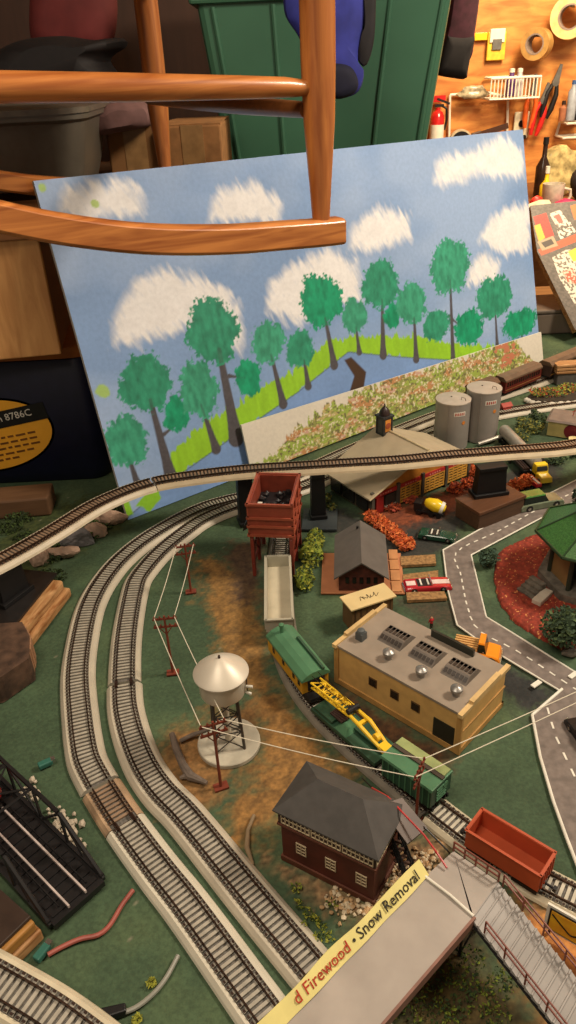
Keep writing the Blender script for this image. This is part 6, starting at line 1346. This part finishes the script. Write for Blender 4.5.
p = aty(574,190,2.5); o = thing('black_pouch','black pouch on the workbench at the right edge','pouch',(p.x+.05,2.52,BZ+.055)); MB().blob((0,0,0),.06,0,n=3,jit=.1,sc=(1,.7,.9)).build('body',mat('black_leather',(40,34,34),.6),o,smooth=True)
for i,(px,Y,dz,r_,m_,lb,sc) in enumerate([(538,2.40,.02,.020,mat('tomato_red',(206,50,40),.4),'red cloth scrap beside the mug on the workbench',(1.2,1,1.0)),(545,2.38,.016,.018,mat('orange_cloth',(216,120,60),.6),'orange scrap at the front of the workbench',(1.2,1,.9)),(566,2.40,.018,.022,mat('magenta_cloth',(206,44,90),.6),'magenta cloth scrap right of the mug on the workbench',(1.5,1,.8)),(541,2.36,.02,.028,mat('cream_cloth',(226,206,176),.7),'cream cloth lump at the front left corner of the workbench',(1.5,1,.7)),(556,2.37,.014,.016,mat('ochre_cloth',(196,150,70),.6),'ochre scrap in front of the mug on the workbench',(1.4,1,.8))]):
    p = aty(px,190,Y); b = MB().blob((p.x,Y,BZ+r_*sc[2]*.95),r_,0,n=2,jit=.25,sc=sc); tag(b.build('cloth_scrap',m_,smooth=True),lb,'cloth')
# collage board leaning at right
Q1 = Vector(aty(530,206,1.95)); Q2 = Vector(aty(537,252,1.86)); Q3 = Vector(aty(590,364,1.62)); Q4 = Vector(aty(660,192,2.02))
c1 = (Q3-Q2).normalized(); nn_ = c1.cross(Q4-Q2).normalized()
if nn_.z < 0: nn_ = -nn_
c2_ = nn_.cross(c1)
def cuv(px,py): 
    d = ray(px,py); P = CAM+d*((Q2-CAM).dot(nn_)/d.dot(nn_)); return ((P-Q2).dot(c1),(P-Q2).dot(c2_))
cN = 240; Lp = [cuv(530,206), cuv(537,252), cuv(575,330)]; Rp = [cuv(640,194), cuv(650,240), cuv(640,300)]
def lrp(P,t): t2 = np.clip(t*2,0,2); k = np.minimum(t2.astype(int),1); f = t2-k; A_ = np.array(P); return A_[k]*(1-f[...,None])+A_[k+1]*f[...,None]
CU, CV = np.meshgrid(np.linspace(0,1,cN),np.linspace(0,1,cN)); PL_ = lrp(Lp,CV); PR_ = lrp(Rp,CV); PP = PL_*(1-CU[...,None])+PR_*CU[...,None]; PU, PV = PP[...,0], PP[...,1]
k1 = fbm(PU*220,PV*220,500,2); k3 = fbm(PU*90,PV*90,503,2); cc_ = L3((92,84,78))*(.5+1.0*k1[...,None]); 
def cpoly(pts,rgb,spk=None,rgb2=None):
    global cc_
    msk = inpoly(PU,PV,[cuv(*q) for q in pts]); 
    if spk: msk2 = msk & (k1 > spk); cc_[msk] = L3(rgb2) if rgb2 else cc_[msk]; cc_[msk2] = L3(rgb)
    else: cc_[msk] = L3(rgb)
cpoly([(533,217),(546,213),(554,236),(541,246)],(206,48,38),.35,(150,36,30)); cpoly([(534,226),(540,224),(545,238),(539,243)],(236,176,50))
cpoly([(538,250),(576,234),(640,215),(640,222),(576,242),(541,256)],(206,84,52)); cpoly([(537,242),(553,236),(558,246),(542,251)],(170,150,120)); cpoly([(541,243),(551,239),(554,244),(545,248)],(60,50,46))
cpoly([(549,214),(560,210),(568,222),(566,228),(556,226)],(206,196,184),.40,(110,100,92)); cpoly([(554,216),(559,214),(563,222),(559,224)],(160,90,80)); cpoly([(556,228),(570,222),(576,232),(560,240)],(210,204,190),.5,(90,82,76))
cpoly([(552,258),(566,250),(600,250),(600,330),(578,310),(560,280)],(212,206,190),.44,(110,100,90)); cpoly([(568,252),(584,244),(590,256),(573,262)],(236,206,60)); cpoly([(570,206),(600,198),(600,216),(574,220)],(206,110,56)); cpoly([(562,272),(572,268),(580,284),(568,284)],(196,84,60),.5,(200,190,170))
pos = np.array(Q2)[None,None,:]+PU[...,None]*np.array(c1)+PV[...,None]*np.array(c2_)+np.array(nn_)*.001
cbd = thing('collage_board','large tilted board covered with a colourful speckled collage at the right edge','board'); gridmesh('collage_face',cN,cN,pos,cc_,paint_m,cbd)
b = MB(); c6 = [Vector([float(x) for x in pos[a_,b_]]) for a_,b_ in ((0,0),(cN//2,0),(-1,0),(-1,-1),(cN//2,-1),(0,-1))]
n6 = len(c6); b.add([tuple(v-nn_*.0016) for v in c6]+[tuple(v-nn_*.015) for v in c6], [tuple(range(n6)),tuple(range(2*n6-1,n6-1,-1))]+[(i,n6+i,n6+(i+1)%n6,(i+1)%n6) for i in range(n6)]); b.build('wooden_edge',M_lum,cbd)
gb = thing('grey_box','grey brown box between the mural edge and the collage board','box',(.71,1.83,0)); MB().box((0,0,.025),(.22,.13,.05)).build('body',mat('taupe_box',(112,98,86),.6,var=.06,scale=8),gb,bevel=.004); MB().box((0,0,.0545),(.226,.136,.009)).build('lid',mat('taupe_lid',(98,86,76),.6),gb,bevel=.003)
